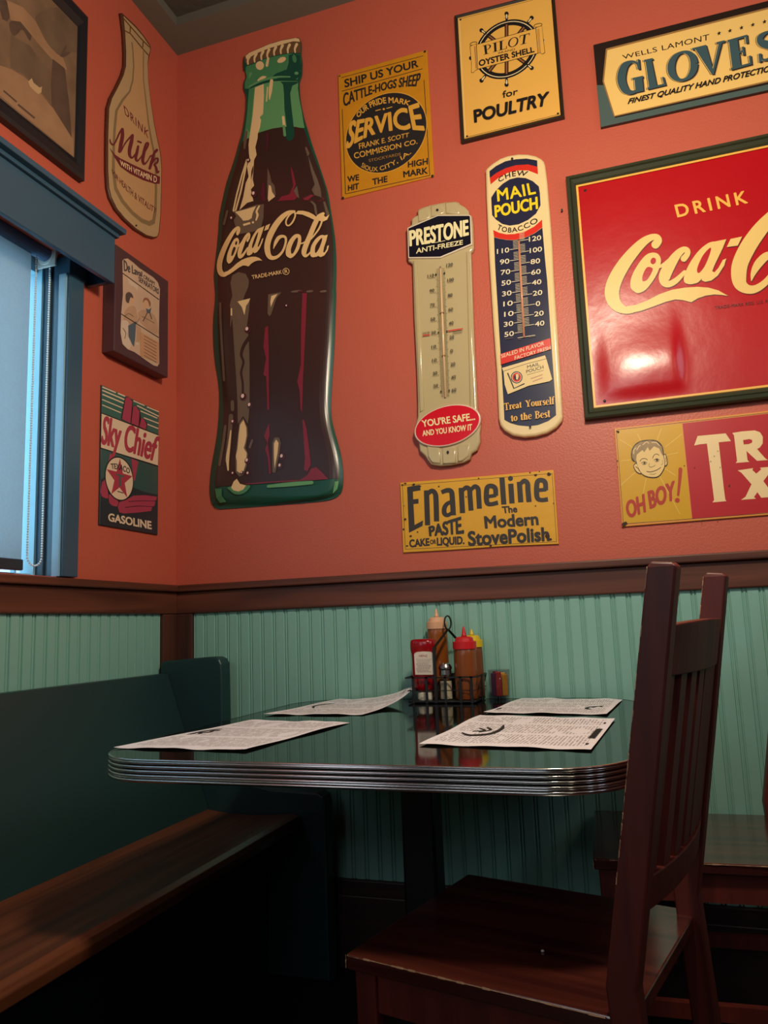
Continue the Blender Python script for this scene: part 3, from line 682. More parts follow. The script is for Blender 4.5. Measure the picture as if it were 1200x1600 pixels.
# ---- condiment caddy and what stands in it
RX0, RX1, RY0, RY1 = .840, 1.030, -.146, -.012
ZB = TZ+.008
cad = thing('condiment_caddy', 'black wire condiment caddy with a ring handle', 'caddy', ((RX0+RX1)/2, (RY0+RY1)/2, TZ))
W_ = mat('black_wire', (16, 16, 17), .4, var=.1)
m = MB(); m.box(RX0, RY0, TZ+.002, RX1, RY1, ZB)
m.build('base', W_, cad, bevel=.002)
ZT = .822
m = MB()
m.box(RX0-.006, RY0-.003, ZT-.004, RX1+.006, RY0, ZT); m.box(RX0-.006, RY1, ZT-.004, RX1+.006, RY1+.003, ZT)
m.box(RX0-.006, RY0, ZT-.004, RX0-.003, RY1, ZT); m.box(RX1+.003, RY0, ZT-.004, RX1+.006, RY1, ZT)
m.build('top_rail', W_, cad)
m = MB(); m.tube([(RX0, RY0-.001, .785), (RX1, RY0-.001, .785), (RX1+.002, RY1, .785), (RX0, RY1, .785)], .0012, 6, closed=True); m.build('middle_wire', W_, cad)
for x in (.857, .895, .948, .990, 1.020):
    m = MB(); m.box(x-.0035, RY0-.003, TZ+.001, x+.0035, RY0-.0005, ZT); m.build('strap', W_, cad)
for x in (.87, .93, .99):
    m = MB(); m.box(x-.003, RY1+.0005, TZ+.001, x+.003, RY1+.003, ZT); m.build('strap', W_, cad)
for x in (RX0-.005, RX1+.004):
    m = MB(); m.box(x, -.085, TZ+.001, x+.002, -.073, ZT); m.build('strap', W_, cad)
# handle: flat bars rising from the two long sides to a ring
cxh = .946
m = MB()
for (xa, ya_) in ((.921, RY0-.002), (.970, RY1+.002)):
    p = [(xa, ya_, TZ+.002), (xa, ya_, .90)]; q = (cxh, -.078, .948)
    m.box(xa-.0042, ya_-.0012, TZ+.002, xa+.0042, ya_+.0012, .902)
    m.hexa([(xa-.0042, ya_-.0012, .90), (xa+.0042, ya_-.0012, .90), (xa+.0042, ya_+.0012, .90), (xa-.0042, ya_+.0012, .90)], [(q[0]-.0042, q[1]-.0012, q[2]), (q[0]+.0042, q[1]-.0012, q[2]), (q[0]+.0042, q[1]+.0012, q[2]), (q[0]-.0042, q[1]+.0012, q[2])])
hd = m.build('handle', W_, cad)
m = MB(); m.tube([(cxh+.008*math.cos(t), -.078+.006*math.cos(t), .967+.019*math.sin(t)) for t in [2*math.pi*i/24 for i in range(24)]], .0024, 8, closed=True); m.build('ring', W_, hd, smooth=True)
# ketchup, standing on its white cap
KET = mat('ketchup_red_plastic', (150, 12, 22), .18, var=.05)
k = thing('ketchup_bottle', 'red ketchup bottle standing upside down on its white cap in the caddy', 'bottle', (.881, -.114, ZB), 'sauces in the caddy')
def loft(sec, n=28, e=2.6):
    V = []; 
    for (z, rx, ry) in sec:
        for i in range(n):
            t = 2*math.pi*i/n; c_, s_ = math.cos(t), math.sin(t)
            V.append((.881+rx*math.copysign(abs(c_)**(2/e), c_), -.114+ry*math.copysign(abs(s_)**(2/e), s_), z))
    K = len(sec); Fc = [(r*n+i, r*n+(i+1) % n, (r+1)*n+(i+1) % n, (r+1)*n+i) for r in range(K-1) for i in range(n)]
    Fc += [tuple(range(n))[::-1], tuple((K-1)*n+i for i in range(n))]; return V, Fc
V, Fc = loft([(.7795, .018, .014), (.784, .025, .019), (.795, .030, .022), (.812, .0325, .024), (.83, .033, .025), (.87, .033, .025), (.884, .0335, .026), (.892, .036, .027), (.905, .0365, .027), (.917, .036, .027), (.922, .033, .025), (.9245, .026, .019)])
kb = mk('body', V, Fc, KET, None, k, smooth=True)
m = MB(); m.lathe((.881, -.114, ZB), [(.0205, 0), (.0215, .003), (.021, .018), (.0185, .0215)], 24, sy=.8); m.build('cap', mat('white_cap', (224, 214, 190), .4), k, smooth=False)
LBL = mat('label_cream', (232, 216, 200), .5); LR = mat('label_red', (150, 40, 36), .5); LG = mat('label_print', (140, 120, 112), .6)
la = Art('back', .1408, (630, 940, 8.5714))
la.poly([(140, 705), (148, 685), (180, 668), (270, 660), (370, 664), (408, 680), (416, 705), (416, 985), (155, 985)], LR); la.poly([(146, 710), (156, 692), (185, 676), (270, 668), (365, 672), (398, 688), (406, 710), (406, 978), (162, 978)], LBL)
la.text('HEINZ', [(212, 712), (325, 712), (325, 742), (212, 742)], LR, .02)
for i in range(9):
    y = 772+i*21; x0 = 175+(i % 3)*8; x1 = 378-(i % 4)*12
    x = x0
    while x < x1: w = random.uniform(10, 26); la.line([(x, y), (min(x+w, x1), y)], LG, 6); x += w+6
la.build('label_print', kb)
# clear squeeze bottles
def squeeze(name, label, x, y, r, zc, tipz, body, capm, capr, group='sauces in the caddy', drop=0.0):
    t = thing(name, label, 'bottle', (x, y, ZB), group); m = MB()
    m.lathe((x, y, 0), [(r*.93, ZB), (r*1.0, ZB+.004), (r, ZB+.05), (r*.985, zc-.02), (r*.95, zc-.004), (r*.9, zc)], 28); m.build('body', body, t, smooth=True)
    h = .017; m = MB(); m.lathe((x, y, 0), [(capr, zc-.002), (capr, zc+h), (capr*.97, zc+h+.001), (capr*.8, zc+h+.001), (capr*.74, zc+h+.010), (capr*.6, zc+h+.0135), (capr*.22, zc+h+.0145)], 32); m.build('cap', capm, t)
    m = MB(); z = zc+h+.0145; m.lathe((x, y, 0), [(capr*.26, z), (capr*.2, z+.004), (capr*.12, z+(tipz-z)*.75), (capr*.07, tipz-.001), (capr*.03, tipz)], 16); m.build('nozzle', capm, t, smooth=True)
    return t
SAUCE = mat('brown_sauce_in_soft_plastic', (134, 70, 32), .25, var=.12, vscale=20); SAUCE2 = mat('amber_sauce_in_soft_plastic', (150, 82, 30), .25, var=.1)
SAUCE3 = mat('honey_sauce', (176, 112, 26), .22)
squeeze('squeeze_bottle', 'tall amber squeeze bottle with a clear peach cap behind the ketchup', .905, -.044, .0295, .953, 1.008, SAUCE2, mat('peach_clear_cap', (232, 178, 140), .3), .0305)
squeeze('squeeze_bottle', 'brown sauce squeeze bottle with a red pointed cap', .998, -.110, .0310, .896, .955, SAUCE, mat('red_cap', (205, 30, 36), .35), .0325)
squeeze('squeeze_bottle', 'brown sauce squeeze bottle with a yellow cap behind the red capped one', 1.006, -.0455, .0290, .898, .946, mat('mustard_brown_sauce', (120, 66, 36), .3), mat('yellow_cap', (226, 190, 30), .35), .030)
# shakers
def thin_glass(name, tint, fac):
    m = bpy.data.materials.new(name); m.use_nodes = True; nt = m.node_tree; b = nt.nodes['Principled BSDF']; b.inputs['Base Color'].default_value = (.05, .05, .05, 1); b.inputs['Roughness'].default_value = .05
    t = nt.nodes.new('ShaderNodeBsdfTransparent'); t.inputs[0].default_value = tint; x = nt.nodes.new('ShaderNodeMixShader'); x.inputs[0].default_value = fac
    nt.links.new(t.outputs[0], x.inputs[1]); nt.links.new(b.outputs[0], x.inputs[2]); nt.links.new(x.outputs[0], nt.nodes['Material Output'].inputs[0]); return m
gl = thin_glass('clear_shaker_glass', (.94, .96, .94, 1), .12)
for x, y, fill, lab in ((.9425, -.118, mat('salt_white', (228, 206, 176), .9), 'glass salt shaker with a chrome lid between the bottles'),):
    t = thing('salt_shaker', lab, 'shaker', (x, y, ZB)); m = MB()
    m.lathe((x, y, 0), [(.017, ZB), (.018, ZB+.003), (.0175, .80), (.015, .822)], 20); m.build('glass_body', gl, t, smooth=True)
    m = MB(); m.lathe((x, y, 0), [(.0163, ZB+.003), (.0158, .808)], 16); m.build('salt', fill, t)
    m = MB(); m.lathe((x, y, 0), [(.0165, .8225), (.0175, .826), (.0165, .838), (.0185, .842), (.0185, .846), (.014, .854), (.006, .857), (0, .8575)], 24); m.build('lid', M_STEEL, t, smooth=False)
# jelly packets in a dark glass
tg = thin_glass('smoked_glass', (.93, .90, .91, 1), .10)
gx, gy = 1.0775, -.047
t = thing('packet_tumbler', 'small smoked glass tumbler of jelly packets beside the caddy', 'glass', (gx, gy, TZ)); m = MB()
m.lathe((gx, gy, TZ), [(.0255, 0.0012), (.027, .004), (.031, .082), (.0295, .082), (.0255, .010), (0, .009)], 28); m.build('tumbler', tg, t, smooth=True)
pc = [((206, 150, 40), 'gold'), ((110, 70, 110), 'purple'), ((170, 50, 54), 'red'), ((90, 84, 104), 'grape'), ((226, 176, 64), 'honey'), ((92, 60, 60), 'mixed')]
for i, (c_, nm) in enumerate(pc):
    a = -1.57+[.35, -.3, .15, -.2, .3, -.1][i]; px_, py_ = gx+[.0155, -.0125, .001, -.004, .0075, -.0115][i], gy+[-.004, -.010, -.0165, .004, .008, .013][i]; zb = TZ+.0115
    q = thing('jelly_packet', nm+' foil jelly packet standing in the smoked tumbler', 'packet', (px_, py_, zb), 'jelly packets in the tumbler')
    m = MB(); d = Vector((math.cos(a+1.57), math.sin(a+1.57), 0)); nn = Vector((math.cos(a), math.sin(a), 0)); w = .0078; th_ = .0022
    b4 = [Vector((px_, py_, zb))+d*s1*w+nn*s2*th_ for s1, s2 in ((-1, -1), (1, -1), (1, 1), (-1, 1))]
    t4 = [p+Vector((0, 0, .058+.004*(i % 3)))+nn*.002 for p in b4]
    m.hexa(b4, t4); m.build('foil', mat('foil_'+nm, c_, .3, .35, var=.25, vscale=90), q, bevel=.001)

m = MB(); cp = onZ(848, 1487, .4655)
m.lathe((cp.x, cp.y, .4652), [(0, 0), (.0022, .0004), (.0028, .0014), (.002, .0026), (0, .003)], 10)
tag(m.build('crumb', mat('crumb_white', (226, 220, 214), .7), smooth=True), 'tiny white crumb lying on the seat of the front chair', 'crumb')

# ================================================================== signs on the back wall
INKB = mat('sign_black', (26, 22, 24), .4); CREAM = mat('sign_cream', (246, 214, 160), .4); CREAM2 = mat('sign_cream_pale', (250, 226, 176), .38)
HOLE = mat('screw_dark', (30, 20, 16), .6)
RUST = (70, 40, 22)
# ---- Coca-Cola lettering, one set of strokes drawn in the big red sign's crop, reused by affine on the bottle
R2 = (935, 330, 4.5283); B2 = (330, 310, 5.7143)
corr = [((962, 216), (503, 265)), ((915, 598), (445, 553)), ((655, 643), (325, 590)), ((180, 722), (100, 685)), ((42, 570), (63, 620)), ((460, 205), (255, 258)), ((895, 205), (470, 262)), ((942, 450), (478, 430)), ((1040, 580), (530, 552))]
def affine(src, dst):
    A = [[0]*3 for _ in range(3)]; bx = [0]*3; by = [0]*3
    for (x, y), (X, Y) in zip(src, dst):
        r = (x, y, 1)
        for i in range(3):
            for j in range(3): A[i][j] += r[i]*r[j]
            bx[i] += r[i]*X; by[i] += r[i]*Y
    Mi = Matrix(A).inverted(); a = Mi @ Vector(bx); b = Mi @ Vector(by)
    return (lambda x, y: (a[0]*x+a[1]*y+a[2], b[0]*x+b[1]*y+b[2])), math.sqrt(abs(a[0]*b[1]-a[1]*b[0]))
R2B, kRB = affine([c[0] for c in corr], [c[1] for c in corr]); B2R, kBR = affine([c[1] for c in corr], [c[0] for c in corr])
def coca(a, m, bg, native):
    """native 'R': red sign crop; 'B': bottle crop"""
    def frame(fr):
        if fr == native: a.xf = None; return 1.0
        a.xf = R2B if native == 'B' else B2R; return 1.0
    def st(p, **k): a.stroke(p, m, **k)
    frame('R')
    st([(404, 236, 58), (424, 208, 52), (412, 184, 44), (372, 186, 46), (318, 218, 60), (255, 280, 74), (185, 368, 88), (125, 470, 98), (96, 560, 102), (106, 630, 94), (140, 676, 74), (190, 700, 52), (235, 700, 44)])
    a.poly([(200, 672), (260, 664), (340, 634), (430, 588), (520, 556), (610, 541), (700, 535), (780, 541), (850, 561), (917, 599), (870, 592), (820, 589), (760, 597), (705, 615), (657, 644), (600, 629), (545, 624), (480, 640), (390, 674), (300, 706), (210, 724)], m)
    a.poly([(270, 578), (234, 550), (226, 510), (240, 450), (285, 370), (335, 312), (380, 293), (420, 302), (442, 340), (432, 400), (400, 470), (345, 545), (305, 573)], m, sm=True)
    a.poly([(310, 488), (316, 445), (345, 396), (384, 405), (372, 445), (345, 485), (322, 496)], bg, sm=True); a.ell(388, 352, 19, 24, bg, 20)
    st([(420, 392, 24), (450, 385, 22), (500, 345, 22)])
    st([(604, 336, 44), (628, 305, 40), (628, 278, 40), (600, 272, 42), (555, 310, 58), (505, 385, 76), (470, 455, 82), (470, 500, 66), (500, 515, 46), (550, 490, 40), (610, 430, 26)])
    a.poly([(640, 516), (608, 500), (608, 455), (645, 370), (705, 285), (770, 230), (815, 215), (832, 228), (825, 290), (790, 390), (720, 490), (680, 512)], m, sm=True)
    a.poly([(698, 424), (705, 385), (738, 315), (778, 268), (797, 262), (786, 310), (752, 390), (714, 436)], bg, sm=True)
    a.poly([(820, 215), (905, 198), (880, 260), (820, 385), (805, 425), (822, 432), (850, 400), (880, 345), (905, 335), (890, 385), (845, 455), (800, 490), (755, 500), (730, 488), (735, 440), (790, 310)], m)
    a.poly([(935, 196), (1017, 179), (986, 243), (908, 254)], m)
    frame('B')
    if native == 'R':
        a.xf = None
        st([(1290, -20, 60), (1225, 40, 84), (1140, 135, 104), (1060, 250, 112), (1005, 365, 112), (993, 450, 108), (1005, 515, 92), (1050, 550, 66), (1110, 550, 54), (1180, 505, 46), (1240, 430, 40), (1262, 360, 40), (1235, 315, 46), (1185, 320, 56), (1130, 375, 58), (1095, 440, 36), (1083, 492, 6)])
        frame('B')
    else:
        st([(742, 116, 20), (690, 126, 34), (635, 166, 46), (585, 225, 52), (540, 300, 54), (510, 375, 52), (500, 440, 52), (512, 505, 46), (545, 532, 36), (595, 518, 26), (640, 468, 20), (664, 400, 20), (664, 352, 22), (636, 338, 26), (602, 352, 32), (575, 395, 28), (556, 448, 6)])
    st([(738, 118, 18), (700, 146, 15), (670, 195, 14), (672, 235, 14), (698, 240, 14), (730, 205, 15), (750, 155, 15), (745, 122, 16)], cap=False)
    a.poly([(748, 138), (775, 110), (820, 110), (870, 122), (910, 142), (940, 165), (920, 192), (870, 168), (815, 145)], m)
    st([(1000, 136, 26), (960, 165, 40), (925, 228, 44), (885, 325, 44), (845, 420, 46), (828, 480, 44), (840, 512, 30), (868, 500, 16), (900, 460, 10)])
    st([(990, 200, 16), (965, 265, 16), (915, 335, 14), (868, 385, 12)], cap=False)
    a.poly([(985, 128), (1012, 126), (1005, 150), (1022, 168), (1056, 143), (1036, 190), (1000, 206), (955, 198), (945, 180)], m)
    a.poly([(692, 528), (668, 505), (668, 450), (694, 380), (738, 328), (775, 318), (800, 335), (803, 385), (785, 450), (750, 505), (715, 532)], m, sm=True)
    a.poly([(714, 488), (712, 450), (735, 390), (762, 352), (775, 362), (764, 420), (738, 480), (722, 494)], bg, sm=True)
    st([(786, 402, 14), (815, 400, 12), (850, 380, 12)], cap=False)
    a.poly([(900, 524), (884, 500), (892, 430), (930, 365), (975, 330), (1008, 330), (1018, 350), (960, 500), (930, 522)], m, sm=True)
    a.poly([(926, 476), (932, 425), (962, 378), (986, 354), (990, 372), (966, 440), (938, 484)], bg, sm=True)
    a.poly([(1000, 334), (1040, 324), (1030, 370), (1006, 440), (1000, 480), (1012, 484), (1030, 455), (1036, 425), (1052, 418), (1040, 465), (1010, 510), (978, 524), (955, 515), (960, 450)], m)
    a.xf = None

# ---- the big cut-out bottle
BO1 = [(318, 185), (305, 205), (303, 290), (318, 310), (325, 350), (308, 390), (303, 440), (318, 480), (325, 520), (322, 600), (310, 700), (290, 800), (265, 880), (240, 970), (210, 1060), (175, 1160), (148, 1270), (125, 1380), (112, 1450), (106, 1560), (95, 1680), (82, 1790), (72, 1900), (75, 1960), (82, 2050), (78, 2130), (70, 2200), (65, 2300), (68, 2450), (82, 2600),
       (100, 2700), (112, 2810), (113, 2900), (108, 3010), (98, 3130), (82, 3230), (62, 3340), (48, 3430), (38, 3540), (40, 3620), (55, 3680), (80, 3720), (120, 3728), (400, 3708), (700, 3685), (900, 3668), (980, 3655), (1030, 3635), (1065, 3600), (1078, 3550), (1081, 3480), (1078, 3410), (1068, 3330), (1045, 3230), (1010, 3110), (990, 3020), (985, 2940), (988, 2850), (995, 2730), (1003, 2600), (1012, 2450),
       (1018, 2300), (1022, 2180), (1026, 2060), (1024, 2010), (1024, 1980), (1027, 1880), (1026, 1760), (1020, 1650), (1010, 1560), (995, 1460), (980, 1370), (970, 1300), (955, 1230), (930, 1150), (900, 1060), (865, 960), (830, 860), (800, 760), (775, 680), (755, 590), (740, 500), (735, 420), (738, 380), (752, 340), (757, 290), (757, 220), (748, 170), (752, 110), (748, 70), (735, 48), (710, 45), (600, 65), (500, 95), (420, 130), (350, 160)]
# crop 1 starts at photo row 50; crop 2 rows are +1000 and crop 3 rows +2250 of these units
BC = (320, 50, 5)
t = sign('bottle_sign', 'huge cut-out metal sign shaped like a green soda bottle', 'sign', 'back', BO1, BC)
GRN = mat('bottle_green', (26, 78, 60), .3)
SPAN = [hspan(catmull(BO1, True, 4), 50+10*k) for k in range(369)]
SPAN = [tuple(sum(SPAN[max(0, min(368, k+j))][e] for j in range(-6, 7))/13 for e in (0, 1)) for k in range(369)]
def bottle_drop(q):      # the pressed tin rolls back towards its edges below the neck
    cx, cy = (q[0]-320)*5, (q[1]-50)*5; f = max(0.0, min(1.0, (cy-700)/400)); f = f*f*(3-2*f)
    u = max(0.0, min(366.9, (cy-50)/10)); k = int(u); u -= k; xl, xr = (SPAN[k][e]*(1-u)+SPAN[k+1][e]*u for e in (0, 1)); dd = max(0.0, min(cx-xl, xr-cx, (3700-cy)*1.2))
    return .011*(1-f)+.017*f*max(0.0, 1-dd/105)**2
a = Art('back', .0205, BC); a.drop = bottle_drop; a.gridfill(BO1, GRN)
b0 = len(a.v); rim_ = [a.P(p, 0) for p in catmull(BO1, True, 2)]; n_ = len(rim_); a.v += rim_+[Vector((v.x, -.0015, v.z)) for v in rim_]
for k in range(n_): a.f.append((b0+k, b0+(k+1) % n_, b0+n_+(k+1) % n_, b0+n_+k)); a.m.append(0)
ob = a.build('tin_board', t); ob.data.polygons.foreach_set('use_smooth', [True]*len(ob.data.polygons))
a = Art('back', .0206, BC); a.drop = bottle_drop
BRN = mat('bottle_cola_brown', (64, 40, 36), .26); GRY = mat('bottle_grey_brown', (112, 90, 74), .3); LGR = mat('bottle_light_green', (104, 160, 104), .32); MGR = mat('bottle_mid_green', (76, 134, 88), .32); DGR = mat('bottle_dark_green', (28, 76, 60), .32)
RD = mat('bottle_cola_red', (136, 40, 56), .32); DRD = mat('bottle_dark_red', (92, 32, 48), .32); CAPB = mat('bottle_cap_brown', (112, 80, 54), .35); PNK = mat('bottle_drop_pink', (244, 200, 190), .35); BCR = mat('bottle_cream', (240, 200, 146), .34)
sh = lambda pts, dy: [(p[0], p[1]+dy)+tuple(p[2:]) for p in pts]
a.poly([(308, 200), (318, 184), (347, 162), (420, 131), (500, 96), (600, 66), (710, 46), (735, 50), (747, 72), (750, 110), (748, 164), (700, 160), (640, 165), (540, 185), (440, 215), (370, 245), (330, 262), (312, 230)], CAPB)
a.poly([(318, 187), (347, 163), (420, 132), (500, 97), (600, 67), (710, 47), (734, 51), (744, 76), (690, 72), (600, 98), (500, 128), (420, 160), (345, 200), (324, 212)], BCR)
for x, y in ((340, 222), (392, 205), (445, 186), (492, 172), (545, 152), (597, 140), (652, 134), (708, 130)): a.stroke([(x+10, y-34, 22), (x-4, y, 16), (x-2, y+28, 12)], BCR)
a.poly([(322, 270), (370, 254), (440, 221), (540, 191), (640, 171), (700, 168), (748, 178), (752, 220), (750, 300), (735, 345), (725, 372), (640, 368), (540, 378), (440, 402), (370, 432), (345, 444), (312, 442), (313, 395), (328, 350), (318, 310)], MGR)
a.poly([(655, 180), (700, 168), (748, 182), (751, 290), (735, 350), (700, 378), (600, 376), (530, 345), (560, 322), (640, 292), (655, 240)], DGR)
a.ell(600, 218, 36, 20, BCR, -25); a.ell(430, 262, 32, 34, BCR, 0); a.stroke([(495, 205, 18), (485, 262, 20)], BCR); a.ell(700, 208, 16, 32, MGR, -10); a.stroke([(415, 378, 10), (450, 358, 26), (478, 350, 8)], BCR); a.stroke([(345, 360, 8), (358, 325, 22)], LGR); a.ell(716, 322, 16, 12, LGR)
a.stroke([(350, 425, 12), (445, 378, 14), (560, 352, 14), (665, 350, 10)], LGR); a.stroke([(360, 436, 12), (450, 395, 14), (560, 372, 14), (665, 368, 10)], DGR)
a.poly([(345, 448), (400, 424), (460, 404), (540, 384), (600, 382), (730, 384), (728, 440), (738, 520), (758, 620), (770, 700), (780, 750), (700, 745), (620, 745), (540, 755), (480, 772), (420, 792), (360, 820), (300, 850), (318, 740), (332, 620), (338, 520)], LGR)
a.poly([(345, 448), (392, 430), (380, 520), (368, 660), (350, 800), (300, 850), (318, 740), (332, 620), (338, 520)], MGR)
a.poly([(590, 387), (735, 387), (722, 402), (684, 420), (667, 480), (674, 560), (690, 700), (695, 745), (640, 745), (622, 600), (618, 480), (612, 412)], DGR)
a.poly([(392, 435), (460, 405), (462, 500), (455, 640), (430, 665), (440, 690), (430, 750), (412, 800), (350, 812), (375, 640), (385, 520)], BCR)
a.stroke([(522, 380, 24), (512, 460, 26), (505, 525, 8)], BCR); a.stroke([(490, 432, 10), (482, 540, 10)], BCR)
a.gridfill([(288, 860), (360, 818), (415, 788), (480, 768), (540, 750), (620, 740), (700, 740), (768, 744), (790, 800), (822, 890), (857, 985), (892, 1075), (922, 1160), (945, 1235), (955, 1300), (972, 1400), (986, 1480), (998, 1580), (1005, 1700), (1006, 1880), (1002, 1990), (995, 2030), (1000, 2060), (995, 2200), (986, 2300), (983, 2400), (976, 2500), (968, 2600), (960, 2750), (957, 2870), (962, 2970), (978, 3085), (1004, 3190), (1032, 3295), (1046, 3385), (1050, 3490), (900, 3497), (700, 3506), (500, 3520), (300, 3536), (84, 3560),
        (80, 3520), (90, 3430), (110, 3330), (130, 3210), (142, 3090), (147, 2970), (142, 2810), (130, 2680), (112, 2500), (102, 2300), (100, 2200), (106, 2120), (102, 2000), (102, 1900), (112, 1790), (122, 1680), (136, 1560), (142, 1480), (150, 1400), (166, 1330), (190, 1230), (220, 1120), (250, 1020), (272, 930)], BRN); a.face += .0007
a.poly([(640, 742), (692, 742), (696, 815), (672, 848), (640, 842), (636, 790)], DGR, sm=True)
a.stroke([(612, 665, 20), (620, 735, 22)], BCR); a.stroke([(618, 735, 20), (625, 805, 22)], LGR)
a.poly([(350, 805), (415, 788), (412, 830), (395, 900), (405, 960), (385, 1000), (380, 1080), (375, 1150), (385, 1200), (360, 1230), (380, 1320), (330, 1335), (270, 1392), (300, 1290), (320, 1180), (342, 1130), (330, 1050), (350, 990), (345, 950), (342, 880)], BCR)
a.line([(330, 995), (290, 1120), (250, 1270), (222, 1400)], BCR, 13); a.line([(330, 995), (312, 1100), (280, 1250), (240, 1395), (222, 1402)], BCR, 13)
a.stroke([(325, 780, 20), (315, 850, 22), (310, 910, 14)], GRY)
a.poly(sh([(225, 400), (300, 385), (400, 350), (462, 345), (458, 450), (440, 530), (380, 560), (260, 580), (215, 560), (240, 520), (225, 470), (245, 440)], 1000), GRY)
a.poly(sh([(235, 405), (275, 397), (330, 382), (400, 360), (375, 412), (365, 455), (340, 470), (300, 475), (285, 455), (262, 430)], 1000), BCR); a.line(sh([(300, 508), (355, 492)], 1000), BCR, 16); a.stroke(sh([(425, 360, 12), (405, 400, 16), (412, 430, 18), (400, 470, 10)], 1000), BCR); a.ell(376, 1487, 9, 9, BCR)
a.poly([(490, 1060), (508, 1110), (520, 1170), (545, 1200), (555, 1270), (500, 1320), (490, 1300), (488, 1180)], GRY); a.poly([(500, 1195), (516, 1202), (526, 1250), (550, 1285), (498, 1325), (492, 1300)], BCR)
a.stroke([(490, 800, 20), (488, 860, 18), (482, 925, 8)], DRD); a.stroke([(458, 1190, 18), (452, 1260, 32), (460, 1310, 26)], DRD)
a.poly([(670, 1040), (692, 1100), (712, 1190), (690, 1240), (722, 1290), (700, 1312), (570, 1320), (600, 1284), (660, 1268), (690, 1200), (676, 1110)], RD); a.poly([(720, 1200), (738, 1300), (722, 1290), (692, 1240)], GRY)
a.poly([(765, 1300), (830, 1270), (900, 1282), (935, 1305), (900, 1322), (775, 1312)], RD)
a.poly([(806, 960), (850, 1080), (880, 1150), (905, 1230), (912, 1292), (855, 1272), (835, 1232), (858, 1190), (828, 1080)], GRY); a.poly([(820, 1322), (940, 1325), (972, 1420), (965, 1440), (905, 1480), (862, 1420), (850, 1352)], GRY); a.stroke([(790, 905, 14), (806, 950, 20), (800, 965, 6)], GRY)
a.poly(sh([(200, 960), (215, 900), (265, 875), (320, 890), (345, 940), (340, 990), (310, 1060), (300, 1092), (352, 1090), (345, 1180), (330, 1290), (345, 1420), (350, 1600), (350, 1900), (345, 2000), (335, 2060), (300, 2000), (258, 2060), (255, 1900), (245, 1700), (228, 1450), (215, 1250), (195, 1130), (215, 1060)], 1000), GRY)
a.poly(sh([(255, 1105), (356, 1080), (342, 1112), (322, 1140), (310, 1212), (290, 1150)], 1000), BCR); a.stroke(sh([(208, 1155, 12), (208, 1215, 16), (200, 1300, 4)], 1000), GRY); a.line(sh([(208, 1158), (208, 1215)], 1000), BCR, 12)
a.stroke(sh([(345, 1390, 30), (305, 1450, 26), (285, 1520, 22), (302, 1580, 18), (284, 1660, 18), (296, 1740, 18), (297, 1830, 18)], 1000), BRN)
a.poly(sh([(495, 1050), (598, 1033), (560, 1080), (520, 1200), (505, 1222), (490, 1200)], 1000), GRY); a.poly(sh([(512, 1105), (520, 1062), (568, 1046), (540, 1090), (515, 1150)], 1000), BCR)
a.poly(sh([(470, 60), (494, 45), (500, 250), (500, 400), (502, 700), (488, 700), (480, 440), (458, 430), (478, 300), (458, 210)], 2250), RD); a.poly(sh([(502, 805), (506, 900), (492, 960), (510, 1100), (516, 1200), (502, 1200), (492, 1080), (472, 1010), (488, 960), (462, 905), (480, 860)], 2250), RD)
a.poly(sh([(762, 1040), (798, 1040), (788, 1300), (768, 1700), (760, 1970), (748, 1950), (740, 1800), (722, 1730), (750, 1600), (752, 1300)], 1000), RD); a.poly(sh([(762, 780), (776, 780), (795, 850), (820, 1040), (828, 1130), (800, 1182), (774, 1170), (782, 1080)], 2250), RD)
a.poly(sh([(735, 1255), (800, 1212), (832, 1160), (870, 1150), (915, 1190), (965, 1242), (850, 1252)], 2250), RD); a.line(sh([(320, 1282), (500, 1268), (740, 1254)], 2250), RD, 9)
for x in (715, 820, 925): a.ell(x, 2026, 44 if x == 715 else 28, 9, GRY, -6)
a.ell(745, 2026, 20, 7, DRD)
for p, w in (([(120, 2120), (125, 2300), (150, 2720)], 18), ([(160, 3080), (145, 3200), (115, 3380)], 22), ([(215, 2890), (216, 2950)], 26), ([(205, 3000), (190, 3200), (175, 3350)], 34), ([(370, 3190), (350, 3245)], 16), ([(150, 1500), (175, 1400)], 18)): a.stroke(p, GRY, w)
a.stroke(sh([(203, 865, 10), (190, 980, 18), (178, 1080, 24), (182, 1172, 12)], 2250), BCR)
a.poly(sh([(270, 800), (300, 765), (335, 840), (338, 900), (325, 960), (318, 1000), (338, 1045), (328, 1140), (300, 1210), (270, 1225), (240, 1190), (238, 1080), (250, 980), (258, 900)], 2250), GRY); a.poly(sh([(275, 818), (302, 780), (324, 840), (327, 900), (316, 960), (304, 1000), (328, 1040), (318, 1130), (300, 1185), (275, 1196), (250, 1180), (250, 1100), (242, 1065), (256, 1000), (264, 900)], 2250), BCR)
a.poly(sh([(528, 960), (545, 918), (580, 918), (594, 960), (580, 1060), (550, 1195), (528, 1190)], 2250), GRY); a.poly(sh([(540, 965), (558, 934), (576, 960), (568, 1040), (545, 1160), (540, 1060)], 2250), BCR)
for x, y, r in ((330, 2320, 20), (297, 2845, 22), (348, 2912, 18), (217, 3042, 14), (328, 3345, 18), (217, 3445, 11), (288, 3440, 11), (335, 3445, 13), (600, 3313, 18), (585, 3385, 16), (380, 1260, 18), (207, 1452, 12), (340, 1000, 12), (637, 2137, 9)):
    a.ell(x+r*.2, y+r*.25, r*1.15, r*1.4, DRD, 15); a.ell(x+r*.1, y+r*.1, r*.95, r*1.15, BRN, 15); a.ell(x-r*.1, y-r*.1, r*.55, r*.75, PNK, 15)
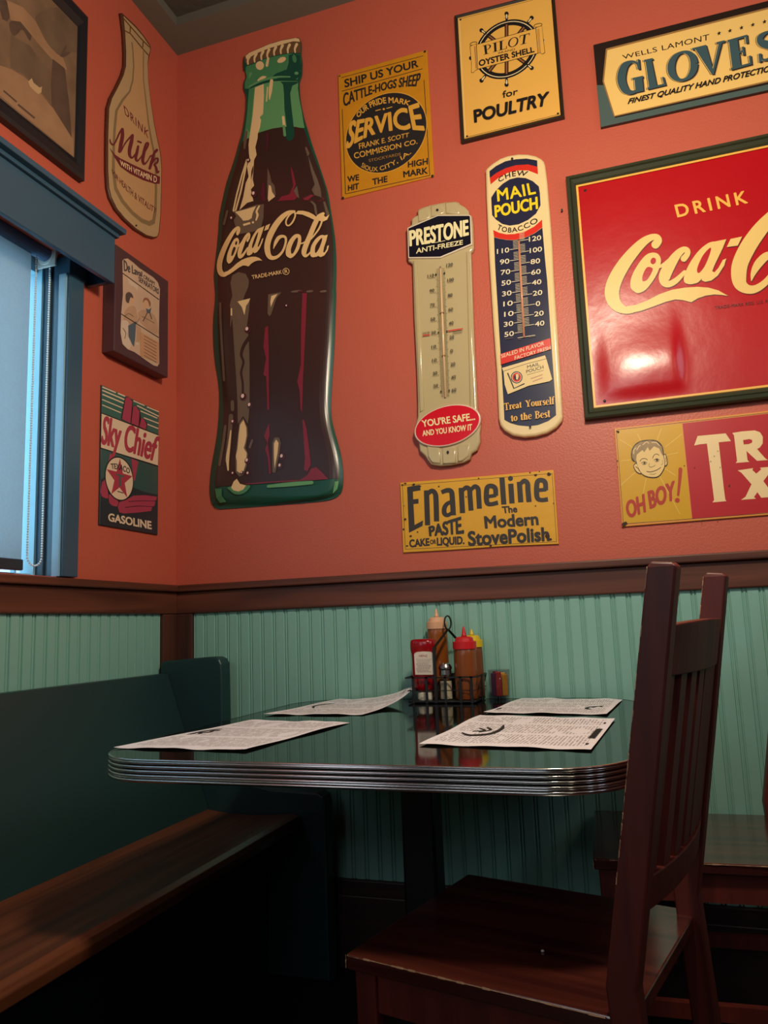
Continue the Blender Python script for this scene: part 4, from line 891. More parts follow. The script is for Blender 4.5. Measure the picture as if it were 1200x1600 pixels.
a.stroke(sh([(495, 1300, 22), (660, 1284, 34), (835, 1270, 28)], 2250), LGR); a.poly(sh([(80, 1320), (132, 1318), (132, 1372), (168, 1420), (120, 1430), (90, 1390)], 2250), MGR); a.poly(sh([(1015, 1262), (1046, 1258), (1036, 1320), (1000, 1356)], 2250), LGR)
a.poly(sh([(185, 1305), (345, 1290), (335, 1330), (290, 1360), (235, 1360), (200, 1335)], 2250), MGR, sm=True); a.poly(sh([(205, 1310), (225, 1262), (250, 1240), (275, 1280), (322, 1292), (300, 1325), (265, 1340), (225, 1332)], 2250), BCR)
ob = a.build('painted_pattern', t)
kb_ = a.k; a = Art('back', .0213, B2); a.k = kb_+1; a.drop = bottle_drop; LOGO = mat('bottle_logo_cream', (246, 200, 138), .34)
coca(a, LOGO, BRN, 'B'); a.text('TRADE-MARK', [(360, 688), (628, 640), (632, 672), (368, 722)], LOGO, .02); a.c = B2
pt = [(668+28*math.cos(x), 652+28*math.sin(x), 5) for x in [2*math.pi*i/24 for i in range(25)]]; a.stroke(pt, LOGO, cap=False); a.text('R', [(655, 638), (682, 634), (684, 664), (657, 668)], LOGO, .02)
a.build('script_lettering', t)

# ---- yellow livestock sign
C1 = (520, 70, 7.0588); C2 = (525, 180, 7.2727)
q = [(528, 116.8), (667.3, 77.3), (678.3, 275), (534.2, 310.5)]
t = sign('tin_sign', 'worn amber tin sign with a black disc reading SERVICE', 'sign', 'back', q)
YEL = mat('amber_tin', (206, 136, 26), .38, var=.14, vscale=14, wear=(120, 70, 20), wearamt=.66, wearscale=22, bump=.25, bscale=30)
prism('back', q, .001, .006, 'tin_panel', YEL, t, bevel=.002)
a = Art('back', .0062, C1); BK = mat('worn_black', (40, 34, 34), .45, var=.3, vscale=30, wear=(150, 100, 36), wearamt=.68, wearscale=30); OCH = mat('lettering_amber', (226, 164, 62), .42)
a.line([(95, 362), (995, 122)], BK, 6); a.line([(100, 512), (990, 264)], BK, 7)
a.crop(*C2); a.line([(70, -70), (108, 895)], BK, 7); a.line([(108, 895), (1065, 684)], BK, 7); a.line([(1065, 684), (1000, -400)], BK, 7)
a.crop(*C1); a.text('SHIP US YOUR', [(128, 386), (935, 166), (942, 240), (135, 470)], BK, .05)
a.text('CATTLE-HOGS SHEEP', None, BK, .045, arc=([(120, 685), (545, 505), (945, 456)], [(114, 538), (545, 420), (972, 310)]))
a.crop(0, 0, 1); a.disc((602.4, 207.2), (666.2, 191), BK); a.ring((602.4, 207.2), (666.2, 191), OCH, 1.0, 1.02)
a.crop(*C1); a.text('OUR PRIDE MARK', None, OCH, .035, arc=([(282, 805), (520, 655), (835, 668)], [(256, 770), (505, 592), (862, 622)]))
a.line([(470, 728), (530, 712)], OCH, 9); a.ell(562, 709, 13, 11, OCH); a.line([(590, 703), (655, 684)], OCH, 9)
a.crop(*C2); a.text('SERVICE', None, OCH, .05, arc=([(118, 385), (500, 192), (1000, 168)], [(165, 72), (500, 4), (935, -135)]))
a.text('FRANK E. SCOTT', [(258, 322), (830, 198), (826, 245), (265, 385)], OCH, .015); a.text('COMMISSION CO.', [(200, 430), (922, 272), (925, 322), (210, 495)], OCH, .02)
DIM = mat('lettering_worn', (170, 116, 50), .5); a.text('STOCKYARDS', [(370, 502), (735, 425), (735, 455), (375, 532)], DIM, .01); a.text('SIOUX CITY, IA.', None, OCH, .015, arc=([(285, 585), (520, 625), (855, 432)], [(305, 535), (512, 578), (830, 392)]))
for s_, q_ in (('WE', [(130, 698), (258, 673), (260, 735), (135, 760)]), ('HIT', [(138, 798), (258, 772), (258, 835), (138, 858)]), ('THE', [(412, 725), (580, 690), (582, 755), (420, 790)]), ('HIGH', [(818, 530), (1042, 488), (1042, 555), (820, 592)]), ('MARK', [(765, 640), (1040, 592), (1040, 660), (770, 705)])): a.text(s_, q_, BK, .05)
a.build('lettering', t)
for C_, x, y, r_ in ((C2, 78, 940, .0045), (C2, 1095, 690, .0045), (C1, 75, 345, .003), (C1, 1015, 75, .0045)): screw(t, 'back', .006, C_, x, y, HOLE, r_)

# ---- ship's wheel poultry sign
C1 = (705, 0, 6.6667); D = 666.7
def framed(root, o, i, depth, face, mframe, name='frame', prof=None, wall='back'):
    """mitred frame: outer/inner corner lists (photo px, TL TR BR BL)"""
    fn = (lambda p, h: onY(p[0], p[1], -h)) if wall == 'back' else (lambda p, h: onX(p[0], p[1], h))
    prof = prof or [(0, 0, .001), (0, 0, 1), (.3, .3, 1.0), (1, 1, .6), (1, 1, .05)]
    V = []; Fc = []
    base = [fn(p, depth) for p in o]; inn = [fn(p, face) for p in i]
    for s_, _, h in prof:
        for k in range(4):
            v = base[k]*(1-s_)+inn[k]*s_; v = Vector((v.x, -depth*h, v.z)) if wall == 'back' else Vector((depth*h, v.y, v.z)); V.append(v)
    n = len(prof)
    for r in range(n-1):
        for k in range(4): j = (k+1) % 4; Fc.append((r*4+k, r*4+j, (r+1)*4+j, (r+1)*4+k))
    return mk(name, V, Fc, mframe, None, root)
c_ = lambda C, *pts: [(C[0]+p[0]/C[2], C[1]+p[1]/C[2]) for p in pts]
o = c_(C1, (35, 163), (1070, -107), (1180, 545+D), (105, 812+D)); i_ = c_(C1, (68, 190), (1037, -62), (1138, 530+D), (137, 778+D))
t = sign('framed_sign', 'cream framed sign with a black ship wheel for poultry feed', 'sign', 'back', o)
FBLK = mat('frame_black', (40, 30, 22), .45); PCR = mat('poultry_cream', (238, 178, 82), .5, var=.08, vscale=6)
framed(t, o, i_, .016, .011, FBLK); prism('back', i_, .001, .011, 'panel', PCR, t)
a = Art('back', .0111, C1)
a.line([(80, 200), (1034, -48)], INKB, 3); a.line([(150, 765+D), (1128, 522+D)], INKB, 4); a.line([(84, 200), (150, 765+D)], mat('poultry_edge', (250, 214, 150), .5), 6)
ctr = (577, 512); rim = (914, 512-84)
a.ring(ctr, rim, INKB, .86, 1.0); a.ring(ctr, rim, CREAM2, .915, .94)
a.ring(ctr, rim, INKB, .80, .86)
WB = mat('wheel_brown', (150, 92, 50), .5)
for ang in range(0, 360, 45):
    e = math.radians(ang); dx, dy = math.cos(e), -math.sin(e); sk = -.25
    P_ = lambda r: (ctr[0]+308*r*dx, ctr[1]+308*r*(dy+sk*dx))
    a.line([P_(.1), P_(.86)], INKB, 40); a.line([P_(.1), P_(.84)], WB, 16)
    a.stroke([(*P_(1.0), 22), (*P_(1.06), 30), (*P_(1.12), 24), (*P_(1.2), 44)], INKB); a.stroke([(*P_(1.05), 10), (*P_(1.16), 14)], CREAM2)
a.poly([(262, 462), (882, 292), (906, 556), (275, 722)], INKB); a.poly([(266, 466), (879, 298), (902, 552), (278, 717)], PCR)
for sx in ([(195, 478), (262, 448), (278, 722), (250, 735), (235, 755), (208, 757), (212, 700)], [(878, 285), (945, 265), (950, 300), (978, 550), (950, 565), (925, 548), (904, 556)]): a.poly(sx, INKB); c = [sum(p[k] for p in sx)/len(sx) for k in (0, 1)]; a.poly([(c[0]+(p[0]-c[0])*.88, c[1]+(p[1]-c[1])*.97) for p in sx], PCR)
a.oval((232, 452), (38, -10), (3, 16), INKB); a.oval((232, 454), (32, -9), (2, 11), PCR); a.oval((904, 262), (46, -10), (3, 18), INKB); a.oval((904, 264), (40, -9), (2, 13), PCR)
for x0, y0, x1, y1 in ((240, 480, 258, 715), (250, 480, 266, 715), (900, 300, 918, 545), (912, 300, 930, 545)): a.line([(x0, y0), (x1, y1)], WB, 5)
a.serif('PILOT', [(325, 478), (824, 342), (806, 445), (338, 572)], INKB, .17, .05, .05)
a.text('BRAND', [(490, 545), (664, 500), (664, 524), (492, 560)], INKB, .0); a.text('OYSTER SHELL', [(288, 630), (860, 488), (866, 540), (292, 690)], INKB, .06)
a.text('for', [(532, 284+D), (695, 250+D), (690, 314+D), (538, 352+D)], INKB, .025); a.text('POULTRY', [(238, 484+D), (1014, 292+D), (990, 425+D), (246, 605+D)], INKB, .06)
a.build('lettering', t); [screw(t, 'back', .011, C1, x, y, HOLE, .0035) for x, y in ((165, 753+D), (1112, 516+D), (96, 205))]

# ---- glove sign
C1 = (920, 0, 4.2857)
q = c_(C1, (30, 300), (1550, -84), (1572, 522), (80, 852)); t = sign('tin_sign', 'cream and teal sign reading GLOVES at the upper right', 'sign', 'back', q)
GBLK = mat('glove_sign_black', (38, 24, 18), .4); GTL = mat('glove_sign_teal', (78, 96, 92), .4); prism('back', q, .001, .012, 'panel', GBLK, t, bevel=.001)
a = Art('back', .0121, C1); GC = mat('glove_sign_cream', (246, 200, 116), .42); GCD = mat('glove_cream_edge', (160, 116, 62), .45); GLT = mat('glove_letter_teal', (62, 86, 92), .4)
a.poly([(53, 570), (110, 570), (176, 790), (1500, 500), (1560, 250), (1571, 521), (81, 850)], GTL)
a.poly([(114, 326), (1495, -26), (1548, 225), (1500, 482), (168, 782), (92, 545)], GCD); a.poly([(124, 336), (1490, -12), (1540, 225), (1492, 472), (174, 774), (102, 545)], GC)
a.text('WELLS LAMONT', [(222, 370), (806, 228), (806, 266), (230, 398)], INKB, .01, 1.05)
GQ = [('G', [(185, 430), (352, 392), (372, 608), (200, 645)]), ('L', [(365, 402), (472, 378), (530, 568), (388, 602)]), ('O', [(522, 372), (722, 318), (732, 518), (538, 562)]), ('V', [(695, 322), (905, 270), (905, 484), (748, 512)]), ('E', [(918, 272), (1082, 225), (1106, 428), (944, 472)]), ('S', [(1112, 232), (1275, 190), (1290, 375), (1128, 422)])]
for ch, q_ in GQ:
    for dx, dy, m_ in ((10, 7, mat('glove_letter_brown', (150, 104, 58), .5)), (-8, 2, INKB), (6, 5, INKB), (-4, 1, GC), (0, 0, GLT)): a.serif(ch, [(x+dx, y+dy) for x, y in q_], m_, .27, .075, .07)
def star(a, x, y, r, m, sk=-.24):
    a.poly([(x+r*(1 if k % 2 == 0 else .4)*math.sin(math.pi*k/5), y-r*(1 if k % 2 == 0 else .4)*math.cos(math.pi*k/5)+sk*r*math.sin(math.pi*k/5)) for k in range(10)], m)
for k, (x, y) in enumerate(((872, 222), (945, 205), (1022, 185), (1098, 165), (1176, 145), (1254, 124), (1332, 104))): star(a, x, y, 15, INKB)
a.text('FINEST QUALITY HAND PROTECTION', [(276, 660), (1262, 428), (1252, 468), (262, 695)], INKB, .045)
a.build('lettering', t)

# ---- big red soda sign
to = onY(884.2, 280.5, 0); bo = onY(915, 658.2, 0); X0 = (to.x+bo.x)/2; Z1, Z0 = to.z-.004, bo.z; X1 = X0+1.02
t = thing('framed_sign', 'big red soda sign with cream script in a dark green frame', 'sign', (X0+.5, 0, Z0), 'vintage signs on the walls')
FG = mat('frame_dark_green', (58, 62, 44), .34, var=.15)
ti = onY(899.75, 290.2, -.012); bi = onY(928.2, 637.5, -.012); fw = (ti.x-X0+bi.x-X0)/2; Zi1, Zi0 = ti.z, bi.z; Xi0, Xi1 = X0+fw, X1-fw
prof = [(0, .001), (0, .022), (.12, .027), (.38, .029), (.46, .023), (.55, .026), (.85, .02), (1, .014), (1, .004)]
V = []; Fc = []
for s_, h in prof:
    for sx, sz in ((0, 1), (1, 1), (1, 0), (0, 0)):
        V.append(((X0+(Xi0-X0)*s_) if sx == 0 else (X1-(X1-Xi1)*s_), -h, (Z1+(Zi1-Z1)*s_) if sz else (Z0+(Zi0-Z0)*s_)))
for r in range(len(prof)-1):
    for k in range(4): Fc.append((r*4+k, r*4+(k+1) % 4, (r+1)*4+(k+1) % 4, (r+1)*4+k))
mk('frame', V, Fc, FG, None, t)
RED = mat('soda_sign_red', (186, 5, 20), .27, var=.05, vscale=5, bump=.07, bscale=22, spec=.7); GOLD = mat('soda_sign_yellow', (246, 182, 78), .4)
pc = onY(1062, 562, -.012); pd = onY(985, 580, -.012)
def buckle(x, z):
    s1 = 1/(1+math.exp(-(pc.x-x)/.006)) ; w = math.exp(-((z-pc.z)/.085)**2)
    ramp = max(0.0, 1-(pc.x-x)/.22) if x < pc.x else 1
    e = max(0.0, min(1.0, (x-Xi0)/.05, (z-Zi0)/.05)); return (.012*s1*w*ramp+.006*math.exp(-((x-pd.x)/.10)**2-((z-pd.z)/.10)**2))*e*e*(3-2*e)
NX, NZ = 120, 90; V = []; Fc = []
for j in range(NZ+1):
    for i in range(NX+1):
        x = Xi0-.002+(Xi1-Xi0+.004)*i/NX; z = Zi0-.002+(Zi1-Zi0+.004)*j/NZ; V.append((x, -.010-buckle(x, z), z))
for j in range(NZ):
    for i in range(NX): b_ = j*(NX+1)+i; Fc.append((b_, b_+1, b_+NX+2, b_+NX+1))
mk('enamel_panel', V, Fc, RED, None, t, smooth=True)
V = []; Fc = []; lw = .006
for d in (0, lw):
    V += [(Xi0+d, -.0135, Zi1-d), (Xi1-d, -.0135, Zi1-d), (Xi1-d, -.0135, Zi0+d), (Xi0+d, -.0135, Zi0+d)]
mk('yellow_line', V, [(k, (k+1) % 4, 4+(k+1) % 4, 4+k) for k in range(4)], GOLD, None, t)
a = Art('back', .0106, R2); SC = mat('soda_sign_cream', (238, 198, 116), .4); SHD = mat('soda_sign_dark_red', (92, 4, 14), .4)
a.warp = lambda v: Vector((v.x, v.y-buckle(v.x, v.z), v.z))
a.c = (935.9, 331.3, 4.5283); coca(a, SHD, RED, 'R'); a.c = R2
coca(a, SC, RED, 'R'); a.c = R2; a.text('TRADE-MARK REG. U.S. PAT. OFF.', [(822, 672), (1320, 610), (1320, 632), (824, 694)], SHD, .0)
a.crop(1040, 280, 7.5); a.text('DRINK', [(106, 306), (932, 138), (962, 276), (142, 444)], GOLD, .035, 1.35)
a.build('script_lettering', t)
screw(t, 'back', .0112, (870, 240, 8.5714), 380, 492, HOLE); screw(t, 'back', .0125, (890, 520, 3.871), 212, 412, HOLE)

# ---- antifreeze thermometer
P1 = (620, 300, 8); P2 = (620, 480, 6.1538)
up = c_(P1, (135, 835), (126, 445), (178, 402), (180, 330), (218, 300), (256, 282), (258, 218), (300, 192), (420, 155), (510, 136), (600, 120), (740, 110), (775, 125), (792, 150), (850, 180), (898, 230), (908, 282), (938, 292), (950, 400), (960, 690), (945, 730), (925, 745))
rt = c_(P2, (735, 123), (745, 400), (760, 700), (772, 975), (800, 1060), (806, 1130), (795, 1210), (800, 1290), (770, 1370), (720, 1402), (700, 1460), (640, 1492), (520, 1518), (420, 1526), (330, 1515), (292, 1470), (270, 1432), (218, 1385), (205, 1290), (182, 1230), (170, 1150), (198, 1050), (198, 900), (188, 600), (173, 300), (163, 100))
lf = c_(P1, (192, 900), (172, 878), (140, 868))
o = up+rt+lf
t = sign('thermometer_sign', 'tall khaki enamel thermometer with a navy crest and red oval', 'thermometer', 'back', o, group='wall thermometers')
KH = mat('khaki_enamel', (196, 176, 132), .16, var=.04, coat=.5); prism('back', o, .001, .020, 'enamel_body', KH, t, bevel=.007, steps=4, smooth=True)
for nm, pts in (('side_rib', c_(P1, (205, 850), (250, 850))+c_(P2, (262, 985), (222, 1010))), ('side_rib', c_(P1, (868, 745), (905, 735))+c_(P2, (745, 985), (702, 950))), ('flute', c_(P1, (262, 225), (405, 180), (410, 320), (268, 370))), ('flute', c_(P1, (425, 172), (580, 135), (590, 262), (430, 310))), ('flute', c_(P1, (605, 130), (740, 122), (770, 150), (780, 272), (612, 265))), ('flute', c_(P2, (290, 1330), (410, 1350), (420, 1500), (340, 1495), (300, 1440))), ('flute', c_(P2, (435, 1350), (560, 1340), (565, 1495), (440, 1505))), ('flute', c_(P2, (582, 1335), (700, 1300), (690, 1430), (630, 1475), (585, 1485)))):
    prism('back', pts, .012, .0245, nm, KH, t, bevel=.0035, smooth=True)
hx = c_(P1, (130, 446), (510, 286), (912, 284), (926, 300), (942, 655), (545, 822), (150, 828), (140, 818))
cr_ = prism('back', hx, .010, .027, 'crest', mat('crest_white', (232, 214, 190), .2), t, bevel=.002)
a = Art('back', .0271, P1); NV = mat('enamel_navy', (24, 22, 34), .18); EW = mat('enamel_cream', (250, 232, 176), .22)
a.poly([(145, 456), (514, 299), (902, 297), (914, 306), (926, 645), (541, 808), (158, 814), (153, 806)], NV)
a.text('PRESTONE', None, EW, .04, arc=([(166, 672), (540, 612), (893, 533)], [(160, 490), (540, 412), (886, 352)]))
a.text('ANTI-FREEZE', [(245, 706), (824, 600), (824, 655), (242, 768)], EW, .03); a.line([(452, 636), (525, 624)], EW, 6); a.line([(540, 622), (606, 606)], EW, 6)
a.build('crest_lettering', cr_)
ovc = (486, 1137)
V = []
pts = [(ovc[0]+318*math.cos(x)+40*math.sin(x), ovc[1]-38*math.cos(x)-202*math.sin(x)) for x in [2*math.pi*k/48 for k in range(48)]]
ov_ = prism('back', pts, .010, .028, 'oval', mat('oval_white', (232, 200, 180), .2), t, bevel=.003, crop=P2, smooth=True)
a = Art('back', .0281, P2); RE = mat('enamel_red', (218, 12, 36), .2); a.oval(ovc, (303, -36), (38, -190), RE)
a.text("YOU'RE SAFE...", [(238, 1090), (748, 1016), (752, 1082), (250, 1150)], EW, .035); a.text('AND YOU KNOW IT', [(245, 1188), (722, 1124), (722, 1180), (250, 1238)], EW, .03); a.build('oval_lettering', ov_)
a = Art('back', .0203, P2); TK = mat('enamel_print_dark', (52, 44, 36), .4)
# scale: everything along the tube's line
A0 = (543, 942); A1 = (620+467/6.1538, 480+868/6.1538)
ps = lambda p: ((p[0]-P1[0])*P1[2], (p[1]-P1[1])*P1[2])
A1 = ps(A1); a.crop(*P1)
TP = lambda s_, dx: (A0[0]+(A1[0]-A0[0])*s_+dx, A0[1]+(A1[1]-A0[1])*s_-dx*.17*(1-.5*s_))
for k in range(0, 91):
    s_ = .012+.978*k/90; lg = 46 if k % 5 == 2 else 36
    a.line([TP(s_, -16-lg), TP(s_, -18)], TK, 4); a.line([TP(s_, 18), TP(s_, 16+lg)], TK, 4)
PN = lambda C, p: ((C[0]+p[0]/C[2]-P1[0])*P1[2], (C[1]+p[1]/C[2]-P1[1])*P1[2])
for s_, p, sd in (('110', PN(P1, (425, 1045)), -1), ('90', PN(P1, (440, 1230)), -1), ('70', PN(P1, (445, 1410)), -1), ('50', PN(P2, (347, 113)), -1), ('30', PN(P2, (353, 243)), -1), ('10', PN(P2, (356, 378)), -1), ('10', PN(P2, (362, 508)), -1), ('30', PN(P2, (368, 633)), -1), ('50', PN(P2, (374, 753)), -1), ('120', PN(P1, (660, 908)), 1), ('100', PN(P1, (672, 1096)), 1), ('80', PN(P1, (667, 1287)), 1), ('60', PN(P1, (674, 1465)), 1), ('40', PN(P2, (523, 150)), 1), ('20', PN(P2, (528, 286)), 1), ('0', PN(P2, (527, 418)), 1), ('20', PN(P2, (540, 545)), 1), ('40', PN(P2, (545, 670)), 1), ('60', PN(P2, (550, 793)), 1)):
    x, y = p; w = 11*len(s_)+6; h = 18; k_ = -.17
    a.text(s_, [(x-w, y-h-k_*-w*-1), (x+w, y-h+k_*w), (x+w, y+h+k_*w), (x-w, y+h-k_*w)], TK, .02); a.line([(x-w, y+h+9-k_*w), (x+w+(22 if sd < 0 else 0), y+h+9+k_*(w))], TK, 4)
a.crop(*P2)
for x, y in ((400, 242), (483, 229), (425, 808), (504, 798)): a.ell(x, y, 8, 8, TK)
a.crop(*P1)
for x, y in ((490, 1030), (596, 1012), (543, 942)): a.ell(x, y, 12, 12, TK)
a.crop(*P2); a.line([(492, 228), (634, 206)], RE, 9); a.line([(250, 272), (318, 263)], RE, 9); a.text('WATER', [(248, 242), (318, 234), (318, 252), (248, 260)], TK, .01); a.text('FREEZES', [(538, 238), (628, 226), (628, 242), (540, 254)], TK, .01)
a.ell(490, 1395, 12, 16, HOLE); a.crop(*P1); a.ell(506, 224, 16, 16, HOLE)
a.build('scale_marking', t)
p0 = onY(620+543/8, 300+942/8, -.024); p1 = onY(620+467/6.1538, 480+868/6.1538, -.024)
m = MB(); m.tube([p0, p1], .0028, 10); gt_ = m.build('glass_tube', mat('tube_pale', (238, 196, 152), .12), t, smooth=True)
for s_ in (.355, .685): m = MB(); c = p0*(1-s_)+p1*s_; m.box(c.x-.005, c.y-.0032, c.z-.001, c.x+.005, c.y+.004, c.z+.001); m.build('tube_clip', mat('clip_brown', (140, 80, 50), .4), gt_)

# ---- navy and cream thermometer
M1 = (750, 230, 8); M2 = (750, 400, 5.5172)
o = c_(M1, (65, 325), (62, 290), (80, 255), (150, 195), (250, 130), (350, 95), (480, 75), (600, 78), (700, 100), (770, 138), (800, 170), (815, 220), (840, 420), (880, 900), (905, 1250), (920, 1600))+c_(M2, (645, 320), (668, 640), (692, 1020), (714, 1385), (705, 1420), (660, 1475), (580, 1525), (480, 1552), (380, 1562), (280, 1546), (205, 1502), (170, 1455), (158, 1400), (140, 1000), (110, 600), (85, 200), (75, 40))+c_(M1, (100, 1250), (85, 900), (72, 600))
t = sign('thermometer_sign', 'cream and navy tobacco thermometer with a round top, right of the khaki one', 'thermometer', 'back', o, group='wall thermometers')
MC = mat('cream_enamel', (244, 214, 156), .2, var=.04, coat=.4); prism('back', o, .001, .020, 'enamel_body', MC, t, bevel=.009, steps=4, smooth=True)
a = Art('back', .0202, M1); MN = mat('mail_navy', (40, 40, 66), .25); MR = mat('mail_red', (222, 50, 36), .28); MY = mat('mail_yellow', (250, 214, 36), .3); MW = mat('mail_white', (248, 228, 190), .3)
a.poly([(118, 300), (200, 235), (320, 175), (450, 150), (580, 142), (715, 165), (718, 245), (600, 215), (450, 225), (320, 262), (200, 325), (122, 385)], MN)
a.poly([(122, 385), (200, 325), (320, 262), (450, 225), (600, 215), (718, 245), (725, 338), (600, 290), (470, 290), (350, 318), (230, 385), (132, 465)], MR)
a.text('CHEW', None, INKB, .03, 1.2, arc=([(242, 440), (400, 368), (570, 362)], [(222, 392), (395, 305), (604, 302)]))
a.poly([(140, 630), (195, 545), (280, 460), (370, 402), (470, 378), (570, 385), (660, 425), (735, 490), (748, 570), (757, 725), (700, 830), (600, 910), (480, 965), (370, 980), (280, 960), (200, 905), (152, 850), (145, 740)], MN)
a.text('MAIL', [(212, 535), (668, 443), (696, 578), (222, 675)], MY, .035, 1.1); a.text('POUCH', [(184, 735), (712, 625), (720, 765), (192, 872)], MY, .05)
a.text('TOBACCO', None, INKB, .03, 1.1, arc=([(208, 1022), (445, 1058), (735, 925)], [(235, 962), (440, 1000), (690, 878)]))
a.poly([(165, 1035), (240, 1070), (330, 1090), (430, 1085), (560, 1055), (680, 990), (775, 905), (780, 1000), (680, 1075), (560, 1130), (430, 1160), (330, 1155), (240, 1140), (175, 1120)], MR)
top = [(175, 1124), (240, 1143), (330, 1158), (430, 1163), (560, 1133), (680, 1078), (780, 1005)]
toM2 = lambda p: ((M1[0]+p[0]/M1[2]-M2[0])*M2[2], (M1[1]+p[1]/M1[2]-M2[1])*M2[2])
a.crop(*M2); a.poly([toM2(p) for p in top]+[(562, 40), (580, 220), (602, 560), (630, 960), (652, 1280), (656, 1372), (590, 1422), (500, 1457), (420, 1468), (330, 1460), (260, 1440), (210, 1412), (204, 1280), (182, 920), (156, 500), (130, 80)], MN)
nums = [('110', toM2((288, 1293)), -1), ('90', (212, 48), -1), ('70', (220, 138), -1), ('50', (226, 230), -1), ('30', (231, 322), -1), ('10', (242, 409), -1), ('10', (249, 498), -1), ('30', (246, 585), -1), ('50', (251, 672), -1), ('120', toM2((688, 1140)), 1), ('100', toM2((698, 1282)), 1), ('80', (477, 45), 1), ('60', (482, 137), 1), ('40', (488, 226), 1), ('20', (496, 318), 1), ('0', (500, 410), 1), ('20', (508, 496), 1), ('40', (514, 582), 1)]
A0 = toM2((485, 1165)); A1 = (380, 704); tx = lambda y: A0[0]+(A1[0]-A0[0])*(y-A0[1])/(A1[1]-A0[1])
for s_, (x, y), sd in nums:
    w = {3: 52, 2: 40, 1: 18}[len(s_)]; h = 20; k_ = -.15
    a.text(s_, [(x-w, y-h-k_*w), (x+w, y-h+k_*w), (x+w, y+h+k_*w), (x-w, y+h-k_*w)], MW, .02)
    e = x+w+6 if sd < 0 else x-w-6; yy = y+k_*(e-x)
    a.line([(e, yy), (tx(y)+sd*6, yy+k_*(tx(y)-e))], MW, 4)
    for k in range(1, 6): 
        X = tx(y-13*k); a.line([(X+sd*7, y-13*k+k_*(X-x)), (X+sd*52, y-13*k+k_*(X+sd*45-x))], MW, 3)
a.line([(325, 706), (475, 682)], MW, 4)
a.poly([(176, 845), (605, 708), (614, 802), (180, 936)], MR); a.text('SEALED IN FLAVOR', [(182, 848), (552, 735), (552, 768), (184, 880)], MW, .0); a.text('FACTORY FRESH', [(298, 864), (606, 774), (608, 804), (300, 895)], MW, .0)
a.poly([(190, 965), (560, 856), (572, 885), (622, 1062), (600, 1080), (420, 1118), (240, 1192), (213, 1110), (203, 1000)], MC); a.line([(195, 996), (380, 935), (575, 885)], INKB, 4)
a.line([(238, 1008), (292, 1142), (384, 1100)], INKB, 12); a.text('MAIL', [(405, 945), (512, 915), (515, 942), (408, 970)], INKB, .02); a.text('POUCH', [(398, 985), (545, 942), (548, 970), (400, 1010)], INKB, .02); a.line([(405, 1025), (550, 985)], INKB, 3)
a.ell(316, 1046, 50, 52, MN); a.ell(316, 1046, 42, 44, MW); a.ell(316, 1046, 38, 40, MR); a.ell(316, 1046, 24, 26, MN); a.poly([(308, 1020), (330, 1016), (334, 1040), (326, 1066), (312, 1064)], MC)
PKT = mat('pouch_pink_print', (200, 140, 110), .5); a.line([(438, 1058), (540, 1022)], PKT, 8); a.line([(455, 1082), (540, 1050)], PKT, 8)
a.line([(215, 716), (285, 706)], GRY, 4); a.line([(330, 720), (352, 716)], GRY, 4); a.line([(420, 702), (480, 690)], GRY, 4)
a.serif('Treat', [(205, 1270), (358, 1250), (360, 1306), (210, 1332)], GOLD, .2, .07, .07); a.serif('Yourself', [(388, 1246), (640, 1210), (642, 1276), (392, 1302)], GOLD, .2, .07, .07)
a.serif('to', [(262, 1368), (322, 1358), (324, 1418), (266, 1428)], GOLD, .2, .07, .07); a.serif('the', [(345, 1356), (446, 1342), (448, 1404), (348, 1416)], GOLD, .2, .07, .07); a.serif('Best', [(470, 1340), (604, 1320), (606, 1388), (474, 1402)], GOLD, .2, .07, .07)
a.ell(432, 1472, 10, 10, HOLE); a.crop(*M1); a.ell(402, 142, 15, 15, HOLE)
a.build('scale_and_lettering', t)
p0 = onY(750+485/8, 230+1170/8, -.023); p1 = onY(750+380/5.5172, 400+704/5.5172, -.023)
m = MB(); m.tube([p0, p1], .0032, 10); m.build('glass_tube', mat('tube_orange', (226, 150, 112), .15), t, smooth=True)

# ---- yellow stove polish sign
C1 = (620, 725, 4.6154)
q = c_(C1, (22, 135), (400, 106), (800, 72), (1132, 42), (1150, 300), (1168, 578), (800, 592), (400, 620), (45, 640), (34, 380))
t = sign('tin_sign', 'chipped yellow tin sign with black stove polish lettering, lowest on the wall', 'sign', 'back', q)
EY = mat('stove_sign_yellow', (228, 166, 36), .4, var=.1, vscale=10, wear=(60, 34, 18), wearamt=.70, wearscale=34, bump=.12, bscale=24)
prism('back', q, .001, .006, 'tin_panel', EY, t, bevel=.002)
a = Art('back', .0062, C1); EB = mat('stove_letter_black', (52, 42, 34), .4)
for l in ([(40, 155), (1120, 68)], [(1120, 68), (1152, 560)], [(1152, 560), (62, 615)], [(62, 615), (40, 155)]): a.line(l, mat('stove_line', (90, 58, 26), .5), 3)
a.poly([(75, 168), (115, 160), (118, 250), (130, 470), (88, 495), (80, 320)], EB); a.poly([(75, 166), (165, 150), (172, 190), (75, 206)], EB); a.poly([(98, 258), (156, 250), (157, 285), (100, 292)], EB); a.poly([(88, 462), (190, 406), (186, 446), (88, 496)], EB)
st = lambda p: a.stroke(p, EB, cap=False)
st([(214, 190, 38), (222, 442, 38)]); st([(222, 215, 30), (252, 194, 34), (276, 212, 36), (283, 260, 38), (287, 414, 38)])
st([(322, 205, 30), (362, 190, 34), (392, 198, 36), (400, 240, 38), (408, 370, 38)]); st([(404, 268, 26), (362, 288, 30), (343, 320, 34), (345, 358, 34), (372, 368, 28), (408, 340, 24)])
st([(464, 172, 38), (474, 354, 38)]); st([(470, 196, 26), (500, 170, 32), (524, 186, 36), (528, 230, 36), (536, 336, 36)]); st([(532, 190, 26), (562, 162, 32), (586, 180, 36), (590, 225, 36), (596, 322, 36)])
